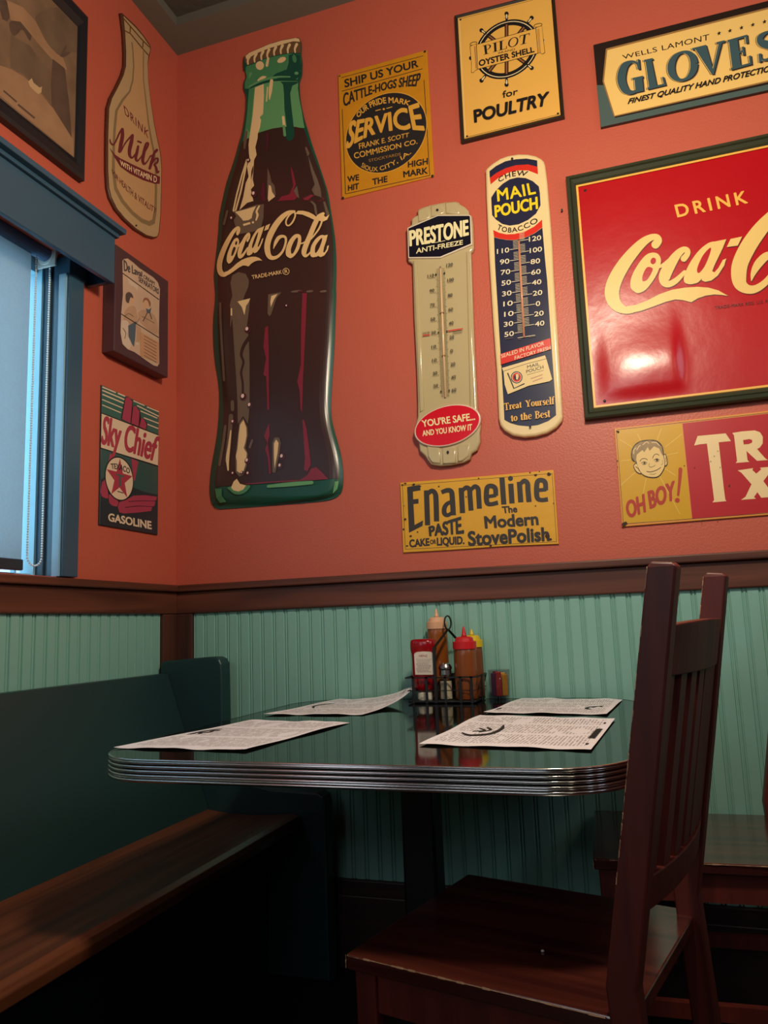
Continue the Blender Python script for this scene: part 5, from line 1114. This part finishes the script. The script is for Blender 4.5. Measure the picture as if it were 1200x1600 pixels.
st([(640, 238, 26), (716, 226, 26)]); st([(714, 230, 34), (710, 176, 36), (680, 158, 34), (652, 172, 36), (646, 230, 38), (652, 280, 36), (680, 290, 30), (730, 278, 32)])
st([(758, 98, 38), (772, 292, 38)]); st([(822, 142, 38), (831, 284, 38)]); a.ell(820, 104, 18, 18, EB)
st([(884, 128, 38), (894, 276, 38)]); st([(888, 148, 28), (918, 122, 34), (942, 140, 36), (946, 190, 38), (954, 274, 38)])
st([(1004, 190, 26), (1078, 184, 26)]); st([(1074, 190, 34), (1070, 134, 36), (1042, 116, 34), (1014, 130, 36), (1008, 190, 38), (1014, 244, 36), (1042, 260, 30), (1090, 254, 32)])
a.text('PASTE.', [(232, 455), (478, 378), (482, 498), (238, 518)], EB, .055); a.text('The', [(758, 308), (864, 300), (868, 346), (766, 354)], EB, .055); a.text('Modern', [(632, 380), (1012, 352), (1020, 436), (640, 462)], EB, .055)
a.text('StovePolish', [(514, 490), (1092, 458), (1098, 550), (520, 588)], EB, .055); a.text('CAKE', [(90, 548), (232, 536), (235, 586), (95, 600)], EB, .055); a.text('OR', [(240, 548), (282, 544), (283, 575), (242, 578)], EB, .04); a.text('LIQUID.', [(290, 534), (484, 522), (486, 575), (292, 586)], EB, .055)
a.build('lettering', t)
a = Art('back', .0075, C1); CH = mat('rust_chip', (58, 34, 22), .7); rn = random.Random(3)
def chip(x, y, r):
    a.poly([(x+r*rn.uniform(.5, 1.2)*math.cos(k*.9), y+r*rn.uniform(.4, 1.0)*math.sin(k*.9)) for k in range(7)], CH); a.build('rust_speck', t); a.v, a.f, a.m, a.mats = [], [], [], []
for x, y, r in ((960, 62, 8), (1000, 78, 12), (1028, 52, 5), (1098, 74, 16), (302, 162, 7), (590, 104, 6), (60, 400, 12), (50, 470, 9), (100, 520, 10), (150, 490, 8), (60, 140, 10), (120, 148, 12), (170, 160, 8), (1085, 520, 18), (1110, 545, 12), (1055, 470, 7), (678, 588, 11), (1000, 302, 7), (1130, 282, 6), (500, 236, 6), (75, 590, 8), (52, 300, 5), (40, 150, 8)): chip(x, y, r)


# ---- red and yellow tin with the boy's face
C1 = (950, 650, 4.8)
q = c_(C1, (45, 92), (1700, -98), (1705, 702), (105, 832)); t = sign('tin_sign', "red and yellow tin sign with a boy's face and OH BOY! lettering", 'sign', 'back', q)
TE = mat('tin_orange_edge', (226, 150, 66), .42, wear=(70, 40, 20), wearamt=.68, wearscale=40); prism('back', q, .001, .006, 'tin_panel', TE, t, bevel=.002)
a = Art('back', .0062, C1); TY = mat('tin_mustard', (216, 162, 20), .34, var=.08); TR = mat('tin_red', (188, 32, 40), .36, var=.06); TL_ = mat('tin_ray', (236, 196, 90), .4); TRL = mat('tin_red_letter', (184, 52, 30), .4)
a.poly([(66, 108), (552, 58), (626, 774), (118, 806)], TY); a.poly([(558, 56), (1690, -74), (1694, 682), (632, 772)], TR)
for l in ([(66, 104), (1690, -80)], [(118, 810), (1694, 690)], [(62, 108), (116, 808)]): a.line(l, INKB, 3)
a.poly([(672, 150), (882, 130), (922, 188), (830, 197), (868, 540), (880, 628), (889, 638), (783, 648), (796, 630), (742, 207), (690, 212), (646, 221)], CREAM)
a.poly([(932, 127), (1000, 116), (1100, 108), (1140, 122), (1161, 155), (1160, 205), (1140, 235), (1118, 248), (1180, 318), (1200, 330), (1118, 336), (1038, 262), (1046, 330), (1060, 344), (958, 352), (968, 338), (945, 145)], CREAM); a.poly([(1013, 180), (1060, 173), (1082, 180), (1080, 200), (1055, 211), (1018, 214)], TR)
a.poly([(972, 408), (1090, 391), (1082, 405), (1112, 432), (1150, 400), (1140, 388), (1252, 378), (1232, 400), (1165, 488), (1240, 590), (1272, 604), (1150, 613), (1120, 572), (1095, 608), (1110, 620), (998, 629), (1032, 605), (1076, 512), (1000, 425)], CREAM)
cx_, cy_ = 318, 320
for ang, r0, r1 in ((38, 140, 300), (70, 150, 240), (118, 150, 210), (148, 150, 270), (184, 150, 220), (222, 150, 300), (258, 150, 270), (298, 150, 470), (326, 130, 230), (12, 120, 210)):
    e = math.radians(ang); a.line([(cx_+r0*math.cos(e), cy_-r0*math.sin(e)), (cx_+r1*math.cos(e), cy_-r1*math.sin(e))], TL_, 5)
a.text('OH', [(130, 650), (268, 588), (280, 716), (152, 765)], TRL, .05); a.text('BOY', [(300, 570), (495, 490), (500, 622), (318, 692)], TRL, .05); a.stroke([(543, 400, 30), (538, 480, 24), (526, 592, 18)], TRL); a.ell(520, 632, 18, 18, TRL)
a.build('lettering', t)
a = Art('back', .0085, (960, 660, 8.5714)); SK = mat('boy_skin_print', (238, 200, 130), .45); HR = mat('boy_hair_print', (164, 134, 92), .5, var=.3, vscale=60); LN = mat('boy_line_print', (48, 34, 26), .5)
a.poly([(300, 555), (262, 560), (258, 600), (290, 660), (345, 690), (360, 660)], LN, sm=True); a.poly([(305, 562), (270, 568), (266, 600), (296, 652), (342, 680), (352, 655)], SK, sm=True); a.poly([(655, 440), (690, 428), (715, 530), (695, 582), (672, 570)], LN, sm=True); a.poly([(660, 450), (685, 440), (706, 530), (690, 572), (672, 560)], SK, sm=True)
a.poly([(235, 500), (225, 400), (262, 310), (345, 250), (470, 232), (570, 245), (645, 320), (665, 450), (680, 560), (655, 645), (592, 725), (500, 740), (400, 715), (338, 655), (295, 545)], LN, sm=True)
a.poly([(290, 450), (300, 540), (342, 648), (402, 706), (500, 731), (588, 716), (648, 640), (672, 560), (655, 450), (615, 360), (540, 310), (450, 300), (330, 350)], SK, sm=True)
a.poly([(272, 520), (238, 470), (235, 390), (270, 315), (350, 258), (470, 242), (560, 252), (636, 325), (655, 450), (630, 420), (600, 350), (530, 320), (472, 380), (446, 330), (400, 400), (375, 370), (300, 430), (285, 540)], HR)
for p in ([(380, 300), (430, 260), (460, 280)], [(300, 370), (330, 320), (350, 310)], [(260, 420), (262, 370), (290, 340)], [(500, 270), (560, 270), (600, 310)]): a.stroke([(x, y, 9) for x, y in p], CREAM)
for p, w in (([(342, 520), (370, 488), (415, 485), (440, 500)], 7), ([(512, 480), (530, 440), (565, 422), (598, 440)], 7), ([(362, 545), (395, 525), (435, 540)], 6), ([(375, 558), (400, 566), (430, 552)], 5), ([(530, 505), (565, 485), (600, 500)], 6), ([(545, 522), (570, 526), (595, 512)], 5), ([(470, 545), (462, 580), (485, 598), (530, 585), (545, 570)], 4), ([(432, 655), (480, 662), (560, 640), (622, 602)], 7), ([(470, 690), (520, 694), (560, 680)], 3), ([(640, 500), (650, 540), (630, 570)], 3), ([(285, 590), (320, 620), (335, 650)], 7), ([(690, 470), (695, 530)], 7)): a.stroke([(x, y, w) for x, y in p], LN)
a.ell(402, 544, 14, 12, LN); a.ell(570, 502, 16, 14, LN)
a.build('face_print', t)
a = Art('back', .0082, C1); rn = random.Random(5)
for x, y, r in ((74, 116, 12), (128, 806, 22), (112, 815, 14), (650, 388, 6), (572, 372, 5), (910, 522, 8), (700, 786, 6), (820, 776, 6), (66, 335, 6), (70, 380, 5), (825, 262, 4), (796, 300, 4), (770, 340, 4), (840, 385, 4)): chip(x, y, r)


# ================================================================== things on the left wall
# ---- milk bottle tray sign
K1 = (150, 0, 8); K2 = (150, 180, 7.6154)
o = c_(K1, (316, 160), (330, 158), (500, 318), (600, 440), (682, 560), (692, 612), (670, 720), (656, 800), (656, 900), (662, 1000), (690, 1250))+c_(K2, (704, 114), (740, 290), (775, 450), (790, 620), (786, 900), (776, 1200), (760, 1400), (740, 1450), (690, 1466), (600, 1442), (470, 1362), (340, 1242), (240, 1122), (170, 980), (142, 860), (130, 650), (130, 400), (132, 200))+c_(K1, (148, 1350), (185, 1220), (260, 1080), (330, 930), (360, 820), (362, 650), (350, 420), (330, 250))
t = sign('milk_bottle_sign', 'tan bottle-shaped tin sign reading DRINK Milk near the corner', 'sign', 'left', o)
prism('left', o, .001, .012, 'tin_board', mat('milk_rim_brown', (92, 52, 34), .4), t, bevel=.004, smooth=True)
a = Art('left', .0122, K1); MT = mat('milk_tan', (200, 154, 106), .42, var=.04); MRM = mat('milk_rim_cream', (190, 156, 112), .42); MG = mat('milk_groove_grey', (140, 114, 78), .45); MB_ = mat('milk_dark_red', (112, 40, 48), .42); ML = mat('milk_line_brown', (110, 70, 36), .45)
k2 = lambda p: ((K2[0]+p[0]/K2[2]-K1[0])*K1[2], (K2[1]+p[1]/K2[2]-K1[1])*K1[2])
L_ = [(350, 250), (366, 420), (378, 650), (376, 830), (345, 945), (275, 1095), (202, 1230), (166, 1355)]+[k2(p) for p in ((148, 200), (146, 400), (146, 650), (158, 860), (186, 975), (254, 1112), (350, 1228), (478, 1346), (604, 1425), (690, 1448), (728, 1440), (746, 1395))]
R_ = [k2(p) for p in ((764, 1200), (774, 900), (778, 620), (762, 450), (728, 290), (692, 114))]+[(680, 1250), (652, 1000), (645, 800), (655, 700)]
a.poly(L_+R_+[(676, 630), (670, 575), (590, 455), (490, 340), (345, 200)], MRM)
Lg = [(440, 520), (455, 650), (462, 830), (450, 1000), (410, 1140), (320, 1240), (240, 1380)]+[k2(p) for p in ((205, 180), (195, 400), (188, 650), (215, 880), (300, 1040), (420, 1180), (540, 1280), (640, 1320), (700, 1290), (722, 1150), (728, 900), (724, 620), (704, 450), (668, 290), (636, 114))]+[(625, 1200), (600, 1000), (598, 800), (600, 640)]
Lg2 = [(458, 530), (470, 650), (480, 830), (468, 1010), (430, 1150), (345, 1260), (270, 1390)]+[k2(p) for p in ((235, 190), (225, 400), (225, 650), (250, 860), (330, 1010), (440, 1140), (550, 1230), (630, 1260), (670, 1240), (692, 1120), (700, 900), (698, 620), (680, 450), (646, 290), (618, 114))]+[(610, 1200), (588, 1000), (585, 800), (588, 625)]
a.poly(Lg, MG); a.poly(Lg2, MT)
for p in ([(340, 225), (430, 330), (560, 480), (668, 590)], [(362, 385), (430, 420), (560, 580), (655, 690)], [(430, 330), (425, 410)], [(590, 520), (585, 590)]): a.line(p, ML, 14)
a.text('DRINK', [(345, 1316), (662, 1640), (652, 1728), (366, 1432)], MB_, .01, 1.2)
a.crop(*K2); stm = lambda p: a.stroke(p, MB_)
stm([(166, 290, 14), (176, 330, 20), (205, 352, 22), (235, 310, 20), (275, 220, 22), (312, 162, 26)]); stm([(316, 170, 34), (314, 250, 44), (296, 350, 46), (282, 430, 40)]); stm([(300, 430, 14), (350, 330, 18), (432, 235, 24)]); stm([(436, 240, 32), (420, 320, 46), (400, 410, 44), (402, 480, 34), (432, 505, 24), (475, 450, 16), (500, 375, 22)])
stm([(502, 370, 26), (488, 440, 36), (474, 510, 34), (492, 545, 24), (530, 505, 14)]); stm([(500, 310, 22), (535, 325, 22)])
stm([(530, 505, 14), (590, 420, 20), (622, 350, 22), (612, 328, 20), (592, 350, 26), (572, 440, 38), (556, 530, 38), (572, 580, 28), (610, 550, 16), (650, 480, 14)])
stm([(640, 500, 14), (700, 450, 18), (730, 418, 20), (718, 412, 22), (690, 460, 30), (662, 560, 36), (640, 632, 32)]); stm([(660, 590, 16), (700, 525, 20), (735, 515, 22), (730, 560, 24), (695, 585, 22), (715, 620, 26), (732, 680, 26), (752, 665, 12)])
a.poly([(160, 385), (230, 470), (290, 512), (450, 592), (600, 662), (762, 732), (758, 816), (700, 816), (560, 772), (400, 692), (290, 612), (225, 505)], MB_)
a.text('WITH VITAMIN D', None, CREAM, .02, arc=([(292, 592), (500, 712), (722, 803)], [(285, 532), (500, 648), (724, 733)]))
a.text('FOR HEALTH & VITALITY', None, MB_, .0, arc=([(198, 705), (432, 962), (716, 1172)], [(190, 640), (432, 885), (722, 1108)]))
a.ell(480, 1312, 11, 11, HOLE)
a.build('painted_lettering', t)

# ---- framed sepia picture above the window
zt = onX(140.2, 28, .025); zb = onX(132, 282, .025); yr = (zt.y+zb.y)/2; yl = yr-.72
it = onX(122, 31, .012); ib = onX(115.5, 247, .012); yi = (it.y+ib.y)/2
t = thing('framed_picture', 'dark framed sepia picture hanging above the window', 'picture', (0, (yr+yl)/2, zb.z), 'vintage signs on the walls')
o3 = [(yl, zt.z), (yr, zt.z), (yr, zb.z), (yl, zb.z)]; zi1 = zt.z-(zb.z-ib.z)*-1 if False else zt.z-(ib.z-zb.z); i3 = [(yl+(yr-yi), zi1), (yi, zi1), (yi, ib.z), (yl+(yr-yi), ib.z)]
V = []; Fc = []
for s_, h in ((0, .001), (0, .022), (.2, .026), (.6, .024), (.85, .016), (.9, .019), (1, .014), (1, .004)):
    for A_, B_ in zip(o3, i3): V.append((h, A_[0]*(1-s_)+B_[0]*s_, A_[1]*(1-s_)+B_[1]*s_))
for r in range(7):
    for k in range(4): Fc.append((r*4+k, r*4+(k+1) % 4, (r+1)*4+(k+1) % 4, (r+1)*4+k))
mk('frame', V, Fc, mat('picture_frame_black', (34, 32, 36), .38), None, t)
SEP = mat('sepia_print', (128, 98, 74), .5, var=.5, vscale=12)
m = MB(); m.box(.004, i3[0][0]-.002, i3[2][1]-.002, .012, i3[1][0]+.002, i3[0][1]+.002); m.build('print', SEP, t)
a = Art('left', .0122, (0, 0, 5.3333)); S1 = mat('sepia_light', (160, 120, 88), .5, var=.3, vscale=14); S2 = mat('sepia_dark', (92, 70, 58), .5, var=.4, vscale=18); S3 = mat('sepia_mid', (112, 88, 68), .5, var=.4, vscale=16)
a.poly([(-60, 510), (0, 545), (90, 575), (200, 640), (300, 730), (420, 880), (520, 960), (590, 1060), (612, 1170), (614, 1306), (0, 795), (-60, 745)], S1)
a.poly([(0, 0), (50, 0), (75, 60), (80, 150), (60, 180), (20, 160), (0, 80)], S2); a.poly([(85, 180), (200, 140), (260, 260), (250, 340), (190, 250), (150, 280), (120, 300), (90, 270)], S2, sm=True)
a.poly([(55, 0), (190, 60), (300, 180), (400, 330), (520, 470), (560, 580), (540, 580), (440, 500), (330, 380), (260, 290), (170, 180), (90, 170)], S1)
a.poly([(300, 130), (480, 60), (640, 160), (640, 420), (600, 430), (520, 475), (410, 380), (340, 260)], S3, sm=True); a.poly([(440, 490), (540, 570), (575, 850), (600, 1150), (500, 990), (430, 880), (425, 700)], S2)
a.poly([(90, 290), (250, 380), (400, 600), (420, 850), (300, 720), (200, 620), (90, 560)], S3); a.poly([(235, 680), (265, 650), (280, 690), (330, 730), (350, 720), (345, 770), (320, 785), (290, 760), (250, 720)], mat('sepia_pale', (196, 156, 116), .5)); a.poly([(500, 470), (530, 400), (560, 370), (545, 430), (590, 440), (530, 480)], S2)
a.line([(30, 755), (140, 850)], S2, 14); a.line([(150, 870), (290, 985)], S2, 16)
a.build('scene_print', t)

# ---- thick wooden plaque
q = [(178.5, 379), (263.3, 440), (262.5, 594), (180.5, 545.5)]
w = [onX(x, y, .045) for x, y in q]; y0 = (w[0].y+w[3].y)/2; y1 = (w[1].y+w[2].y)/2; z1 = (w[0].z+w[1].z)/2; z0 = (w[2].z+w[3].z)/2
t = thing('wooden_plaque', 'thick plum wood plaque with a pasted cream advertisement of two figures', 'plaque', (0, (y0+y1)/2, z0), 'vintage signs on the walls')
m = MB(); m.box(.001, y0, z0, .045, y1, z1); m.build('board', mat('plum_wood', (82, 52, 56), .45, var=.15, vscale=12), t, bevel=.003)
a = Art('left', .0456, (150, 370, 6.6667)); DL = mat('plaque_paper', (206, 170, 142), .55, var=.08, vscale=20); DB = mat('plaque_print_blue', (84, 96, 106), .55); DO = mat('plaque_print_tan', (192, 150, 118), .55, var=.15, vscale=40); DK = mat('plaque_print_dark', (86, 72, 70), .55); DW = mat('plaque_print_pale', (214, 188, 164), .55)
a.poly([(275, 250), (290, 232), (330, 226), (390, 270), (450, 325), (600, 425), (645, 475), (666, 545), (660, 700), (655, 1000), (660, 1320), (640, 1350), (600, 1340), (540, 1300), (460, 1242), (400, 1200), (330, 1172), (275, 1115), (255, 1000), (262, 800), (280, 600), (278, 400)], DL)
DS = mat('plaque_print_skin', (214, 166, 130), .55)
a.poly([(330, 430), (440, 510), (430, 560), (395, 520), (365, 505), (345, 490)], DW)
a.poly([(290, 800), (335, 735), (395, 720), (425, 790), (430, 880), (360, 930), (300, 900)], DO, sm=True); a.poly([(268, 880), (330, 880), (345, 950), (325, 1020), (365, 1090), (350, 1165), (285, 1120), (262, 1000)], DW, sm=True)
a.poly([(335, 925), (420, 880), (414, 960), (408, 1060), (396, 1150), (370, 1110), (340, 1040)], DB); a.poly([(420, 910), (470, 955), (466, 1060), (440, 1120), (412, 1110), (425, 1000)], DO); a.ell(428, 1112, 18, 16, DW)
a.ell(368, 660, 34, 50, DS, 10); a.poly([(308, 650), (312, 595), (345, 575), (378, 600), (388, 640), (362, 630), (350, 660), (340, 690), (318, 680)], DK, sm=True)
a.poly([(440, 800), (490, 760), (590, 800), (640, 900), (640, 1010), (560, 980), (470, 900)], DO, sm=True); a.ell(522, 700, 34, 50, DS, 10); a.poly([(490, 690), (500, 640), (540, 640), (570, 690), (560, 730), (540, 670), (510, 660)], mat('plaque_print_auburn', (150, 96, 66), .55), sm=True)
a.poly([(520, 742), (550, 760), (578, 735), (566, 790), (552, 800), (530, 790)], DB); a.line([(535, 790), (490, 880)], DK, 10); a.line([(562, 795), (580, 860)], DK, 10)
for p in ([(300, 830), (340, 800), (390, 830)], [(480, 830), (540, 860), (610, 900)], [(280, 950), (310, 1000), (300, 1060)], [(450, 850), (430, 890), (400, 900)]): a.stroke([(x, y, 5) for x, y in p], DK)
a.poly([(462, 990), (655, 1100), (658, 1320), (462, 1240)], mat('plaque_caption_tan', (200, 146, 108), .55))
for k in range(7): a.line([(500, 1030+k*34), (630, 1105+k*34)], DK, 5)
for l in ([(278, 378), (658, 655)], [(258, 800), (655, 1050)]): a.line(l, INKB, 7)
a.text('De Laval', [(290, 240), (480, 365), (480, 415), (295, 352)], DK, .03); a.text('CREAM', [(495, 392), (610, 468), (610, 502), (495, 428)], DK, .02); a.text('SEPARATORS', [(445, 410), (655, 545), (655, 598), (445, 462)], DK, .015)
a.build('advertisement_print', t)

# ---- gasoline sign
C1 = (145, 590, 6.15)
q = c_(C1, (88, 70), (635, 322), (625, 1512), (65, 1415)); t = sign('tin_sign', 'green and black gasoline sign with a red star, left of the corner', 'sign', 'left', q)
GB = mat('gas_black', (38, 48, 54), .35); prism('left', q, .001, .006, 'tin_panel', GB, t, bevel=.002)
a = Art('left', .0062, C1); GG = mat('gas_green', (54, 100, 88), .35); GD = mat('gas_dark_green', (50, 84, 80), .35); GP = mat('gas_crimson', (172, 62, 84), .36); GW = mat('gas_cream', (234, 204, 172), .38); GRD = mat('gas_red', (178, 56, 74), .36)
a.poly([(90, 74), (632, 324), (630, 560), (82, 335)], GG); a.poly([(80, 680), (626, 850), (622, 1125), (500, 1100), (400, 1062), (240, 900), (72, 980)], GD)
for y, x0, x1, s_ in ((90, 92, 222, 0), (150, 240, 312, 1), (122, 92, 305, 0), (160, 92, 300, 0), (210, 90, 286, 0), (262, 90, 272, 0)):
    a.line([(x0, y), (x1, y+(x1-x0)*.42)], GW, 12-(y > 180)*3)
for x0, y0_, x1, y1_ in ((390, 222, 498, 270), (520, 282, 634, 328), (425, 268, 634, 372), (458, 322, 634, 392) if False else (458, 320, 620, 390), (490, 385, 632, 440), (525, 448, 630, 490)): a.line([(x0, y0_), (x1, y1_)], GW, 10)
a.poly([(270, 400), (308, 190), (340, 180), (385, 222), (384, 290), (405, 262), (455, 320), (462, 385), (500, 400), (525, 450), (515, 510)], INKB); a.poly([(280, 398), (316, 192), (345, 186), (380, 228), (362, 440)], GP); a.poly([(370, 440), (388, 285), (408, 268), (450, 325), (440, 470)], GP); a.poly([(448, 472), (468, 385), (496, 404), (518, 455), (510, 500)], GP)
a.poly([(165, 730), (212, 745), (160, 860), (135, 960), (150, 1160), (120, 1160), (85, 1140), (74, 1100), (85, 1010), (115, 980)], GP); a.poly([(160, 1120), (215, 1160), (245, 1195), (232, 1236), (185, 1228), (155, 1190)], GP, sm=True)
a.poly([(370, 775), (438, 808), (405, 985), (392, 1000)], GP); a.poly([(255, 1195), (310, 1180), (390, 1135), (500, 1130), (618, 1145), (608, 1178), (590, 1186), (602, 1196), (592, 1230), (572, 1242), (560, 1282), (420, 1298), (300, 1306), (255, 1295), (240, 1245)], GP)
a.stroke([(345, 1192, 6), (440, 1185, 6), (590, 1186, 4)], INKB); a.stroke([(310, 1248, 6), (430, 1235, 6), (575, 1240, 4)], INKB)
a.poly([(84, 335), (634, 548), (626, 856), (76, 680)], INKB); a.poly([(85, 346), (634, 558), (626, 844), (78, 672)], GW)
a.text('Sky Chief', None, GRD, .03, arc=([(82, 632), (330, 705), (588, 800)], [(112, 372), (360, 462), (640, 578)]))
a.disc((258, 972), (393, 1022), INKB); a.disc((258, 972), (385, 1020), GW)
a.disc((258, 976), (385, 1023), GRD, pts=[(1 if k % 2 == 0 else .40, math.pi/2+math.pi*k/5) for k in range(10)])
a.text('TEXACO', None, INKB, .03, arc=([(182, 876), (265, 888), (352, 925)], [(170, 828), (268, 836), (358, 880)])); a.line([(222, 928), (302, 952)], GG, 14); a.line([(262, 940), (262, 1046)], GG, 16); a.line([(236, 1092), (295, 1110)], INKB, 8)
a.text('GASOLINE', [(152, 1304), (560, 1384), (564, 1456), (150, 1375)], GW, .05)
a.build('lettering', t)

# ---- a stray nail in the painted wall
nl = onY(879, 330, 0); m = MB(); m.tube([(nl.x, 0, nl.z), (nl.x-.001, -.012, nl.z-.002)], .0016, 8); m.tube([(nl.x-.001, -.012, nl.z-.002), (nl.x-.0011, -.0132, nl.z-.0022)], .0034, 10)
tag(m.build('nail', HOLE), 'bare rusty nail in the salmon wall beside the green framed red sign', 'nail')
